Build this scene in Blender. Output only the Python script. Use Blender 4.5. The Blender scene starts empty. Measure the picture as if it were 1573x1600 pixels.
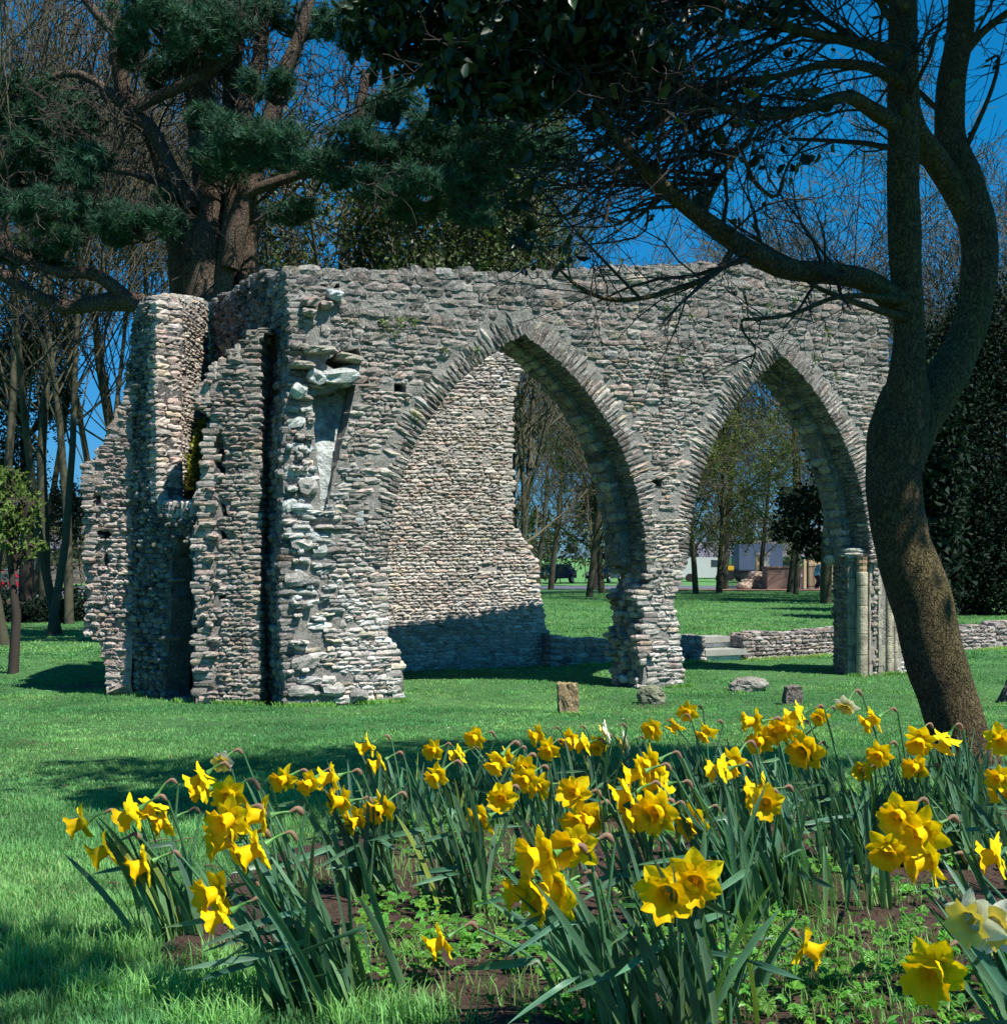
import bpy, math, random
import numpy as np
from mathutils import Vector
from mathutils.geometry import tessellate_polygon

rng = np.random.default_rng(7)
random.seed(7)
scene = bpy.context.scene
COL = scene.collection

# ------------------------------------------------------------------ camera, light
F, CX, HOR, H = 1900.0, 786.5, 870.0, 1.6
cam = bpy.data.cameras.new('camera'); cam_o = bpy.data.objects.new('camera', cam)
COL.objects.link(cam_o); scene.camera = cam_o
cam.sensor_fit = 'HORIZONTAL'; cam.sensor_width = 36.0
cam.lens = 36.0 * F / 1573.0
cam.shift_y = 70.0 / 1573.0
cam_o.location = (0, 0, H); cam_o.rotation_euler = (math.radians(90), 0, 0)
cam.clip_end = 2000; cam.clip_start = 0.05

SUN_EL = math.radians(58.0)
SUN_H = np.array([0.75, -0.66]); SUN_H /= np.linalg.norm(SUN_H)
sun = bpy.data.lights.new('sun', 'SUN'); sun_o = bpy.data.objects.new('sun', sun)
COL.objects.link(sun_o)
sun.energy = 5.0; sun.angle = math.radians(0.5); sun.color = (1.0, 0.955, 0.87)
sv = Vector((SUN_H[0] * math.cos(SUN_EL), SUN_H[1] * math.cos(SUN_EL), math.sin(SUN_EL)))
sun_o.rotation_euler = sv.to_track_quat('Z', 'Y').to_euler()
sun_o.location = (10, -10, 20)

world = bpy.data.worlds.new('World'); scene.world = world
world.use_nodes = True
wn = world.node_tree; wn.nodes.clear()
sky = wn.nodes.new('ShaderNodeTexSky'); sky.sky_type = 'NISHITA'; sky.sun_disc = False
sky.sun_elevation = SUN_EL
sky.sun_rotation = math.atan2(SUN_H[0], SUN_H[1])
sky.altitude = 600; sky.air_density = 1.0; sky.dust_density = 0.3; sky.ozone_density = 5.0
tint = wn.nodes.new('ShaderNodeMix'); tint.data_type = 'RGBA'; tint.blend_type = 'MULTIPLY'
tint.inputs[0].default_value = 1.0; tint.inputs[7].default_value = (0.20, 2.05, 2.75, 1)
# polarised sky: deep azure overhead, paler and greyer towards the horizon
wtc = wn.nodes.new('ShaderNodeTexCoord'); wsx = wn.nodes.new('ShaderNodeSeparateXYZ'); wrp = wn.nodes.new('ShaderNodeValToRGB')
wn.links.new(wtc.outputs['Generated'], wsx.inputs[0]); wn.links.new(wsx.outputs[2], wrp.inputs[0])
wrp.color_ramp.elements[0].position = 0.0; wrp.color_ramp.elements[0].color = (0.62, 1.15, 1.9, 1)
wrp.color_ramp.elements[1].position = 0.30; wrp.color_ramp.elements[1].color = (0.12, 2.2, 2.95, 1)
wn.links.new(wrp.outputs[0], tint.inputs[7])
bg = wn.nodes.new('ShaderNodeBackground'); bg.inputs[1].default_value = 0.029
wo = wn.nodes.new('ShaderNodeOutputWorld')
wn.links.new(sky.outputs[0], tint.inputs[6]); wn.links.new(tint.outputs[2], bg.inputs[0])
wn.links.new(bg.outputs[0], wo.inputs[0])
scene.view_settings.view_transform = 'Standard'; scene.view_settings.look = 'None'
scene.view_settings.exposure = 0.74; scene.view_settings.gamma = 1.0
scene.cycles.max_bounces = 5; scene.cycles.diffuse_bounces = 1
scene.cycles.transparent_max_bounces = 4

# ------------------------------------------------------------------ helpers
def sstep(a, b, x):
    t = np.clip((x - a) / (b - a), 0, 1); return t * t * (3 - 2 * t)

UX, UY = 0.9052, 0.4250            # direction of the arcade wall in plan
def bank_dist(x, y):               # signed distance behind the low retaining wall
    return (x - 3.08) * (-UY) + (y - 18.65) * UX
def G(x, y):                       # ground height
    x = np.asarray(x, float); y = np.asarray(y, float)
    g = np.where(y < 13.0, 0.67 - 0.0638 * (np.clip(y, -3, 13) - 2.5), 0.0)
    g = np.where(y < -3, 1.02, g)
    g = np.maximum(g, 0) * 1.0
    u = (x - 3.08) * UX + (y - 18.65) * UY
    terr = sstep(0.02, 0.2, bank_dist(x, y) - 0.62 * ((u > -0.05) & (u < 0.80))) * sstep(-2.6, -2.2, u) * 0.33
    g = g + terr
    g = g - sstep(42, 78, y) * 0.75
    g = g + 0.015 * np.sin(x * 0.9 + 1.3) * np.cos(y * 0.7) + 0.008 * np.sin(2.3 * x + y * 1.7)
    return g
def ray(x, y, Y):                  # point at depth Y on the sight line of photo pixel (x, y)
    return np.array([(x - CX) / F * Y, Y, H - (y - HOR) / F * Y])
def on_ground(x, y):
    lo, hi = 1.0, 150.0
    Ys = np.concatenate([np.linspace(1, 30, 900), np.linspace(30, 160, 900)])
    X = (x - CX) / F * Ys; Z = H - (y - HOR) / F * Ys
    d = Z - G(X, Ys)
    i = np.argmax(d <= 0) if (d <= 0).any() else len(Ys) - 1
    return np.array([X[i], Ys[i], float(G(X[i], Ys[i]))])
def nrm(v):
    return v / np.maximum(np.linalg.norm(v, axis=-1, keepdims=True), 1e-9)

def vnoise(p, seed=0):             # cheap smooth 3-D value noise, p (...,3)
    p = np.asarray(p, float); i = np.floor(p).astype(np.int64); f = p - i; f = f * f * (3 - 2 * f)
    def h(a):
        n = (a[..., 0] * 374761393 + a[..., 1] * 668265263 + a[..., 2] * 2147483647 + seed * 974711) & 0x7fffffff
        n = ((n ^ (n >> 13)) * 1274126177) & 0x7fffffff
        n = n ^ (n >> 16)
        return (n & 0xffff) / 65535.0 * 2 - 1
    r = 0
    for dx in (0, 1):
        for dy in (0, 1):
            for dz in (0, 1):
                w = (f[..., 0] if dx else 1 - f[..., 0]) * (f[..., 1] if dy else 1 - f[..., 1]) * (f[..., 2] if dz else 1 - f[..., 2])
                r = r + w * h(i + np.array([dx, dy, dz]))
    return r

class MB:
    def __init__(s): s.v = []; s.q = []; s.t = []; s.c = []; s.n = 0; s.qm = []; s.tm = []
    def add(s, v, q=None, t=None, c=None, m=0):
        v = np.asarray(v, float).reshape(-1, 3)
        if q is not None and len(q):
            q = np.asarray(q, np.int64).reshape(-1, 4); s.q.append(q + s.n); s.qm.append(np.full(len(q), m))
        if t is not None and len(t):
            t = np.asarray(t, np.int64).reshape(-1, 3); s.t.append(t + s.n); s.tm.append(np.full(len(t), m))
        s.v.append(v)
        if c is None: c = np.ones((len(v), 3))
        c = np.broadcast_to(np.asarray(c, float), (len(v), 3)); s.c.append(c)
        s.n += len(v)
    def build(s, name, mats, parent=None, smooth=False, loc=None):
        me = bpy.data.meshes.new(name)
        v = np.concatenate(s.v) if s.v else np.zeros((0, 3))
        if loc is not None: v = v - np.asarray(loc)
        q = np.concatenate(s.q) if s.q else np.zeros((0, 4), np.int64)
        t = np.concatenate(s.t) if s.t else np.zeros((0, 3), np.int64)
        me.vertices.add(len(v)); me.vertices.foreach_set('co', v.astype(np.float32).ravel())
        me.loops.add(q.size + t.size)
        me.loops.foreach_set('vertex_index', np.concatenate([q.ravel(), t.ravel()]).astype(np.int32))
        nq, nt = len(q), len(t)
        me.polygons.add(nq + nt)
        st = np.concatenate([np.arange(nq) * 4, nq * 4 + np.arange(nt) * 3]).astype(np.int32)
        me.polygons.foreach_set('loop_start', st)
        mi = np.concatenate(([np.concatenate(s.qm)] if s.qm else []) + ([np.concatenate(s.tm)] if s.tm else [])).astype(np.int32)
        me.polygons.foreach_set('material_index', mi)
        me.polygons.foreach_set('use_smooth', np.full(nq + nt, smooth))
        ca = me.color_attributes.new('Col', 'FLOAT_COLOR', 'POINT')
        c = np.concatenate(s.c); c4 = np.ones((len(c), 4), np.float32); c4[:, :3] = c
        ca.data.foreach_set('color', c4.ravel())
        me.update(calc_edges=True); me.validate()
        for m in (mats if isinstance(mats, (list, tuple)) else [mats]): me.materials.append(m)
        o = bpy.data.objects.new(name, me); COL.objects.link(o)
        if loc is not None: o.location = loc
        if parent is not None: o.parent = parent
        return o

def thing(name, label, cat, loc=(0, 0, 0), group=None):
    o = bpy.data.objects.new(name, None); COL.objects.link(o)
    o.empty_display_size = 0.2
    o.location = tuple(float(a) for a in loc); o['label'] = label; o['category'] = cat
    if group: o['group'] = group
    return o
def tag(o, label, cat, group=None):
    o['label'] = label; o['category'] = cat
    if group: o['group'] = group
    return o
def dup(root, loc, rz=0.0, sc=1.0, label=None):
    r = root.copy(); COL.objects.link(r); r.location = tuple(float(a) for a in loc)
    r.rotation_euler = (0, 0, rz); r.scale = (sc, sc, sc)
    if label: r['label'] = label
    for ch in list(root.children):
        c = ch.copy(); COL.objects.link(c); c.parent = r
        for g in list(ch.children):
            d = g.copy(); COL.objects.link(d); d.parent = c
    return r

def box_v(lo, hi):
    x0, y0, z0 = lo; x1, y1, z1 = hi
    v = [(x0, y0, z0), (x1, y0, z0), (x1, y1, z0), (x0, y1, z0), (x0, y0, z1), (x1, y0, z1), (x1, y1, z1), (x0, y1, z1)]
    q = [(0, 3, 2, 1), (4, 5, 6, 7), (0, 1, 5, 4), (1, 2, 6, 5), (2, 3, 7, 6), (3, 0, 4, 7)]
    return np.array(v, float), q
def add_box(mb, lo, hi, c=None, m=0, rz=0, org=(0, 0, 0)):
    v, q = box_v(lo, hi)
    if rz:
        ca, sa = math.cos(rz), math.sin(rz); x = v[:, 0].copy(); v[:, 0] = ca * x - sa * v[:, 1]; v[:, 1] = sa * x + ca * v[:, 1]
    mb.add(v + np.array(org), q, c=c, m=m)

def tubes(mb, P, R, k=3, c=None, m=0, cap=False):
    P = np.asarray(P, float); R = np.asarray(R, float)
    if P.ndim == 2: P = P[None]; R = R[None]
    B, n, _ = P.shape
    T = np.empty_like(P); T[:, 1:-1] = P[:, 2:] - P[:, :-2]; T[:, 0] = P[:, 1] - P[:, 0]; T[:, -1] = P[:, -1] - P[:, -2]
    T = nrm(T); mt = nrm(T.mean(1)); ref = np.where(np.abs(mt[:, 2:3]) < 0.7, [[0, 0, 1.]], [[1., 0.3, 0]])
    ref = np.repeat(ref[:, None], n, 1)
    N1 = nrm(np.cross(T, ref)); N2 = np.cross(T, N1)
    a = np.arange(k) * 2 * math.pi / k
    V = P[:, :, None] + R[:, :, None, None] * (np.cos(a)[None, None, :, None] * N1[:, :, None] + np.sin(a)[None, None, :, None] * N2[:, :, None])
    b = np.arange(B)[:, None, None] * n * k; i = np.arange(n - 1)[None, :, None] * k; j = np.arange(k)[None, None, :]; j2 = (j + 1) % k
    q = np.stack([b + i + j, b + i + j2, b + i + k + j2, b + i + k + j], -1).reshape(-1, 4)
    tt = None
    if cap:
        tt = []
        for e in (0, n - 1):
            for s in range(1, k - 1):
                tt.append(np.stack([np.arange(B) * n * k + e * k, np.arange(B) * n * k + e * k + s, np.arange(B) * n * k + e * k + s + 1], -1))
        tt = np.concatenate(tt)
    mb.add(V.reshape(-1, 3), q, tt, c=c, m=m)

def catmull(pts, per=6):
    p = np.asarray(pts, float); p = np.vstack([2 * p[0] - p[1], p, 2 * p[-1] - p[-2]]); out = []
    for i in range(1, len(p) - 2):
        for t in np.linspace(0, 1, per, endpoint=False):
            out.append(0.5 * ((2 * p[i]) + (-p[i - 1] + p[i + 1]) * t + (2 * p[i - 1] - 5 * p[i] + 4 * p[i + 1] - p[i + 2]) * t * t + (-p[i - 1] + 3 * p[i] - 3 * p[i + 1] + p[i + 2]) * t ** 3))
    out.append(p[-2]); return np.array(out)

# ------------------------------------------------------------------ materials
def new_mat(name):
    m = bpy.data.materials.new(name); m.use_nodes = True
    nt = m.node_tree; b = nt.nodes['Principled BSDF']; return m, nt, b
def N(nt, t, **kw):
    n = nt.nodes.new(t)
    for k, v in kw.items(): setattr(n, k, v)
    return n
def noise(nt, scale, detail=4, rough=0.6, vec=None, dist=0):
    n = N(nt, 'ShaderNodeTexNoise'); n.inputs['Scale'].default_value = scale; n.inputs['Detail'].default_value = detail
    n.inputs['Roughness'].default_value = rough; n.inputs['Distortion'].default_value = dist
    if vec is not None: nt.links.new(vec, n.inputs['Vector'])
    return n
def ramp(nt, fac, stops):
    r = N(nt, 'ShaderNodeValToRGB'); e = r.color_ramp.elements
    while len(e) < len(stops): e.new(0.5)
    for el, (p, c) in zip(e, stops):
        el.position = p; el.color = (c, c, c, 1) if not isinstance(c, (tuple, list)) else (*c, 1)
    nt.links.new(fac, r.inputs[0]); return r
def mixc(nt, mode, a, b, fac=1.0):
    n = N(nt, 'ShaderNodeMix', data_type='RGBA', blend_type=mode)
    for sock, val in ((n.inputs[0], fac), (n.inputs[6], a), (n.inputs[7], b)):
        if hasattr(val, 'node'): nt.links.new(val, sock)
        elif isinstance(val, (int, float)): sock.default_value = val
        else: sock.default_value = (*val, 1)
    return n.outputs[2]
def bump(nt, b, h, strength=0.5, dist=0.01):
    n = N(nt, 'ShaderNodeBump'); n.inputs['Strength'].default_value = strength; n.inputs['Distance'].default_value = dist
    nt.links.new(h, n.inputs['Height']); nt.links.new(n.outputs[0], b.inputs['Normal'])

def mat_simple(name, col, rough=0.7, var=0.25, scale=8, bmp=0.2, bscale=40, bdist=0.005, metal=0, vc=False, spec=0.3):
    m, nt, b = new_mat(name)
    tc = N(nt, 'ShaderNodeTexCoord').outputs['Object']
    n1 = noise(nt, scale, 5, 0.65, tc)
    r = ramp(nt, n1.outputs[0], [(0.25, 1 - var), (0.75, 1 + var)])
    c = mixc(nt, 'MULTIPLY', col, r.outputs[0])
    if vc:
        at = N(nt, 'ShaderNodeAttribute', attribute_name='Col'); c = mixc(nt, 'MULTIPLY', c, at.outputs[0])
    nt.links.new(c, b.inputs['Base Color']); b.inputs['Roughness'].default_value = rough
    b.inputs['Metallic'].default_value = metal; b.inputs['Specular IOR Level'].default_value = spec
    if bmp:
        n2 = noise(nt, bscale, 4, 0.6, tc); bump(nt, b, n2.outputs[0], bmp, bdist)
    return m
def mat_leaf(name, col, rough=0.5, trans=0.3, spec=0.3, tcol=None, var=0.35, scale=3.0):
    m, nt, b = new_mat(name)
    at = N(nt, 'ShaderNodeAttribute', attribute_name='Col')
    tc = N(nt, 'ShaderNodeTexCoord').outputs['Object']
    n1 = noise(nt, scale, 3, 0.6, tc); r = ramp(nt, n1.outputs[0], [(0.3, 1 - var), (0.7, 1 + var)])
    c = mixc(nt, 'MULTIPLY', mixc(nt, 'MULTIPLY', col, at.outputs[0]), r.outputs[0])
    nt.links.new(c, b.inputs['Base Color']); b.inputs['Roughness'].default_value = rough; b.inputs['Specular IOR Level'].default_value = spec
    if trans:
        tr = N(nt, 'ShaderNodeBsdfTranslucent'); nt.links.new(mixc(nt, 'MULTIPLY', c, tcol or (1.3, 1.5, 0.6)), tr.inputs[0])
        mx = N(nt, 'ShaderNodeMixShader'); mx.inputs[0].default_value = trans
        out = [n for n in nt.nodes if n.type == 'OUTPUT_MATERIAL'][0]
        nt.links.new(b.outputs[0], mx.inputs[1]); nt.links.new(tr.outputs[0], mx.inputs[2]); nt.links.new(mx.outputs[0], out.inputs[0])
    return m

def mat_stone(name, lichen=0.6, mortar=False):
    m, nt, b = new_mat(name)
    at = N(nt, 'ShaderNodeAttribute', attribute_name='Col')
    tc = N(nt, 'ShaderNodeTexCoord').outputs['Object']
    n1 = noise(nt, 9, 6, 0.7, tc); n2 = noise(nt, 55, 4, 0.7, tc); n3 = noise(nt, 2.2, 4, 0.6, tc)
    c = mixc(nt, 'MULTIPLY', at.outputs[0], ramp(nt, n1.outputs[0], [(0.28, 0.55), (0.72, 1.4)]).outputs[0])
    c = mixc(nt, 'MULTIPLY', c, ramp(nt, n2.outputs[0], [(0.3, 0.6), (0.7, 1.35)]).outputs[0])
    li = N(nt, 'ShaderNodeMath', operation='MULTIPLY')
    nt.links.new(ramp(nt, n2.outputs[0], [(0.52, 0.0), (0.62, 1.0)]).outputs[0], li.inputs[0])
    nt.links.new(ramp(nt, n3.outputs[0], [(0.35, 0.15), (0.65, lichen)]).outputs[0], li.inputs[1])
    c = mixc(nt, 'MIX', c, (0.58, 0.58, 0.54), li.outputs[0])
    nt.links.new(c, b.inputs['Base Color']); b.inputs['Roughness'].default_value = 0.95; b.inputs['Specular IOR Level'].default_value = 0.1
    n4 = noise(nt, 28, 8, 0.75, tc); bump(nt, b, n4.outputs[0], 0.9, 0.03 if not mortar else 0.05)
    return m

M = {}
M['stone'] = mat_stone('rubble stone'); M['mortar'] = mat_stone('old mortar', 0.3, True)
M['dressed'] = mat_simple('dressed limestone', (0.38, 0.335, 0.255), 0.88, 0.6, 7, 0.9, 30, 0.02, vc=True)
M['plaster'] = mat_simple('old white plaster', (0.36, 0.39, 0.38), 0.9, 0.75, 7, 1.0, 16, 0.06, vc=True)
M['slate'] = mat_simple('grey paving slab', (0.30, 0.30, 0.27), 0.85, 0.25, 6, 0.3, 40, 0.006)

def mat_bark(name, c1, c2, moss=(0.10, 0.12, 0.03), mossamt=0.5, sc=1.0):
    m, nt, b = new_mat(name)
    tc = N(nt, 'ShaderNodeTexCoord').outputs['Object']
    mp = N(nt, 'ShaderNodeMapping'); nt.links.new(tc, mp.inputs[0]); mp.inputs['Scale'].default_value = (1, 1, 0.45)
    dn = noise(nt, 9 * sc, 4, 0.6, mp.outputs[0])
    vm = mixc(nt, 'ADD', mp.outputs[0], dn.outputs['Color'], 0.20)
    vo = N(nt, 'ShaderNodeTexVoronoi', feature='DISTANCE_TO_EDGE'); vo.inputs['Scale'].default_value = 52 * sc; nt.links.new(vm, vo.inputs['Vector'])
    cr = ramp(nt, vo.outputs[0], [(0.0, 0.0), (0.13, 1.0)])
    n1 = noise(nt, 5 * sc, 5, 0.65, tc); n2 = noise(nt, 60 * sc, 4, 0.7, tc)
    c = mixc(nt, 'MIX', c1, c2, ramp(nt, n1.outputs[0], [(0.35, 0.0), (0.65, 1.0)]).outputs[0])
    n3 = noise(nt, 2.3 * sc, 4, 0.7, tc)
    c = mixc(nt, 'MIX', c, moss, ramp(nt, n3.outputs[0], [(0.42, 0.0), (0.62, mossamt)]).outputs[0])
    c = mixc(nt, 'MULTIPLY', c, ramp(nt, n2.outputs[0], [(0.3, 0.6), (0.7, 1.4)]).outputs[0])
    c = mixc(nt, 'MULTIPLY', c, ramp(nt, vo.outputs[0], [(0.0, 0.45), (0.12, 1.0)]).outputs[0])
    nt.links.new(c, b.inputs['Base Color']); b.inputs['Roughness'].default_value = 0.9; b.inputs['Specular IOR Level'].default_value = 0.15
    hs = N(nt, 'ShaderNodeMath', operation='ADD'); nt.links.new(cr.outputs[0], hs.inputs[0]); nt.links.new(n2.outputs[0], hs.inputs[1])
    bump(nt, b, hs.outputs[0], 0.8, 0.012 / sc)
    return m
M['bark_near'] = mat_bark('fissured olive brown bark', (0.135, 0.094, 0.050), (0.078, 0.058, 0.034), (0.095, 0.086, 0.032), 0.6)
M['bark_pine'] = mat_bark('reddish pine bark', (0.09, 0.06, 0.046), (0.145, 0.105, 0.085), (0.12, 0.11, 0.07), 0.3, 0.5)
M['bark_bare'] = mat_simple('grey green bark', (0.062, 0.060, 0.038), 0.9, 0.35, 3, 0.5, 20, 0.02)
M['twig'] = mat_simple('grey brown twigs', (0.085, 0.077, 0.048), 0.9, 0.3, 2, 0)
M['twig_dark'] = mat_simple('dark twigs', (0.045, 0.035, 0.03), 0.9, 0.3, 2, 0)
M['needles'] = mat_leaf('blue green pine needles', (0.034, 0.090, 0.055), 0.6, 0.15, 0.2)
M['ivy'] = mat_leaf('ivy leaves', (0.060, 0.085, 0.028), 0.5, 0.25, 0.3)
M['yew'] = mat_leaf('dark yew foliage', (0.013, 0.028, 0.017), 0.7, 0.1, 0.15)
M['spring'] = mat_leaf('fresh spring leaves', (0.13, 0.19, 0.05), 0.6, 0.4)
M['magnolia'] = mat_leaf('glossy evergreen leaves', (0.016, 0.038, 0.018), 0.35, 0.12, 0.35)
M['wallfern'] = mat_leaf('yellow green wall ivy', (0.30, 0.33, 0.05), 0.5, 0.3)

def mat_lawn():
    m, nt, b = new_mat('lawn')
    tc = N(nt, 'ShaderNodeTexCoord').outputs['Object']
    n1 = noise(nt, 0.7, 5, 0.6, tc); n2 = noise(nt, 9, 5, 0.7, tc); n3 = noise(nt, 70, 4, 0.8, tc)
    c = mixc(nt, 'MIX', (0.09, 0.22, 0.075), (0.13, 0.30, 0.10), ramp(nt, n1.outputs[0], [(0.35, 0), (0.65, 1)]).outputs[0])
    c = mixc(nt, 'MULTIPLY', c, ramp(nt, n2.outputs[0], [(0.3, 0.65), (0.7, 1.3)]).outputs[0])
    c = mixc(nt, 'MULTIPLY', c, ramp(nt, n3.outputs[0], [(0.32, 0.35), (0.68, 1.6)]).outputs[0])
    at = N(nt, 'ShaderNodeAttribute', attribute_name='Col')
    c = mixc(nt, 'MIX', (0.17, 0.115, 0.085), c, at.outputs[0])
    nt.links.new(c, b.inputs['Base Color']); b.inputs['Roughness'].default_value = 0.9; b.inputs['Specular IOR Level'].default_value = 0.1
    bump(nt, b, n3.outputs[0], 1.0, 0.05)
    return m
M['lawn'] = mat_lawn()
M['soil'] = mat_simple('dark bark mulch soil', (0.062, 0.036, 0.026), 0.95, 0.6, 30, 1.0, 60, 0.03)
M['redsoil'] = mat_simple('reddish bare earth', (0.30, 0.17, 0.12), 0.95, 0.3, 3, 0.8, 20, 0.04)
M['asphalt'] = mat_simple('road asphalt', (0.10, 0.11, 0.13), 0.9, 0.15, 4, 0.2, 60, 0.004)
M['grass'] = mat_leaf('grass blades', (0.155, 0.37, 0.125), 0.55, 0.35, 0.25, var=0.25, scale=1.2)

# ------------------------------------------------------------------ ground
def build_ground():
    def axis(segs):
        a = [np.arange(s, e, st) for s, e, st in segs]; return np.concatenate(a + [[segs[-1][1]]])
    xs = axis([(-900, -60, 60), (-60, -12, 2), (-12, 14, 0.15), (14, 60, 2), (60, 900, 60)])
    ys = axis([(-60, -3, 3), (-3, 26, 0.13), (26, 90, 1.2), (90, 1500, 70)])
    X, Y = np.meshgrid(xs, ys); Z = G(X, Y)
    Z = Z + 0.012 * vnoise(np.stack([X * 2, Y * 2, 0 * X], -1)) * (Y < 30)
    n, mm = X.shape
    idx = np.arange(n * mm).reshape(n, mm)
    q = np.stack([idx[:-1, :-1], idx[:-1, 1:], idx[1:, 1:], idx[1:, :-1]], -1).reshape(-1, 4)
    # worn bare earth along the foot of the turret
    c = np.ones(X.shape)
    p = on_ground(150, 1072)
    d = np.hypot((X - p[0]) / 0.75, (Y - p[1] - 0.05) / 0.40) + 0.35 * vnoise(np.stack([X * 4, Y * 4, 0 * X], -1), 3)
    c = np.minimum(c, sstep(0.8, 1.15, d))
    for (px, py, r) in ((40, 1162, 0.12), (888, 1118, 0.14), (1018, 1102, 0.2)):
        p = on_ground(px, py); c = np.minimum(c, sstep(0.5, 1.3, np.hypot(X - p[0], (Y - p[1]) * 0.6) / r))
    mb = MB(); mb.add(np.stack([X, Y, Z], -1), q, c=np.repeat(c.reshape(-1, 1), 3, 1))
    o = mb.build('ground', M['lawn'], smooth=True); o['kind'] = 'structure'
build_ground()

# planting bed: outline traced on the ground, slightly mounded
bed_px = [(262, 1490), (300, 1420), (420, 1350), (520, 1325), (700, 1302), (900, 1288), (1150, 1272), (1400, 1262), (1640, 1255),
          (1900, 1330), (2200, 1560), (1900, 1760), (1300, 1760), (820, 1700), (640, 1600), (560, 1590), (430, 1560), (330, 1520)]
bed = np.array([on_ground(*p)[:2] for p in bed_px])
def pip(x, y, poly):
    x = np.asarray(x); y = np.asarray(y); ins = np.zeros(x.shape, bool); n = len(poly)
    for i in range(n):
        x0, y0 = poly[i]; x1, y1 = poly[(i + 1) % n]
        if y0 == y1: continue
        c = ((y0 > y) != (y1 > y)) & (x < (x1 - x0) * (y - y0) / (y1 - y0) + x0); ins ^= c
    return ins
def poly_dist(x, y, poly):
    x = np.asarray(x, float); y = np.asarray(y, float); best = np.full(x.shape, 1e9); n = len(poly)
    for i in range(n):
        a = np.array(poly[i]); b = np.array(poly[(i + 1) % n]); ab = b - a; L = max(ab @ ab, 1e-9)
        t = np.clip(((x - a[0]) * ab[0] + (y - a[1]) * ab[1]) / L, 0, 1)
        best = np.minimum(best, np.hypot(x - a[0] - t * ab[0], y - a[1] - t * ab[1]))
    return best
def bed_mask(x, y):
    w = 0.09 * vnoise(np.stack([x * 5, y * 5, 0 * x], -1), 9)
    d = poly_dist(x, y, bed) * np.where(pip(x, y, bed), 1, -1)
    return d + w
def bed_z(x, y):
    d = bed_mask(x, y)
    return G(x, y) + 0.02 * sstep(-0.05, 0.12, d) - 0.03 * (d < -0.02) + 0.012 * vnoise(np.stack([x * 14, y * 14, 0 * x], -1), 4) * (d > 0) + 0.012
def build_bed():
    xs = np.arange(bed[:, 0].min() - 0.2, bed[:, 0].max() + 0.2, 0.022); ys = np.arange(bed[:, 1].min() - 0.2, bed[:, 1].max() + 0.2, 0.022)
    X, Y = np.meshgrid(xs, ys); Z = bed_z(X, Y); n, mm = X.shape; idx = np.arange(n * mm).reshape(n, mm)
    q = np.stack([idx[:-1, :-1], idx[:-1, 1:], idx[1:, 1:], idx[1:, :-1]], -1).reshape(-1, 4)
    ok = bed_mask(X, Y).ravel() > -0.05
    q = q[ok[q].all(1)]
    mb = MB(); mb.add(np.stack([X, Y, Z], -1), q)
    o = mb.build('soil', M['soil'], smooth=True); o['kind'] = 'structure'
build_bed()

# ------------------------------------------------------------------ grass blades (stuff)
def blades(mb, P, hgt, wid, lean, col, r=rng):
    n = len(P); a = r.uniform(0, 2 * math.pi, n); d = np.stack([np.cos(a), np.sin(a), 0 * a], -1)
    s = np.stack([-np.sin(a), np.cos(a), 0 * a], -1) * wid[:, None] / 2
    L = lean[:, None]
    up = np.array([0, 0, 1.0])
    v0 = P - s; v1 = P + s; m = P + up * hgt[:, None] * 0.6 + d * L * 0.35; v2 = m + s * 0.75; v3 = m - s * 0.75
    v4 = P + up * (hgt * np.sqrt(np.clip(1 - (lean / hgt * 0.6) ** 2, .2, 1)))[:, None] + d * L
    V = np.stack([v0, v1, v2, v3, v4], 1).reshape(-1, 3); b = np.arange(n)[:, None] * 5
    mb.add(V, b + np.array([[0, 1, 2, 3]]), b + np.array([[3, 2, 4]]), c=np.repeat(col, 5, 0))
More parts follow.
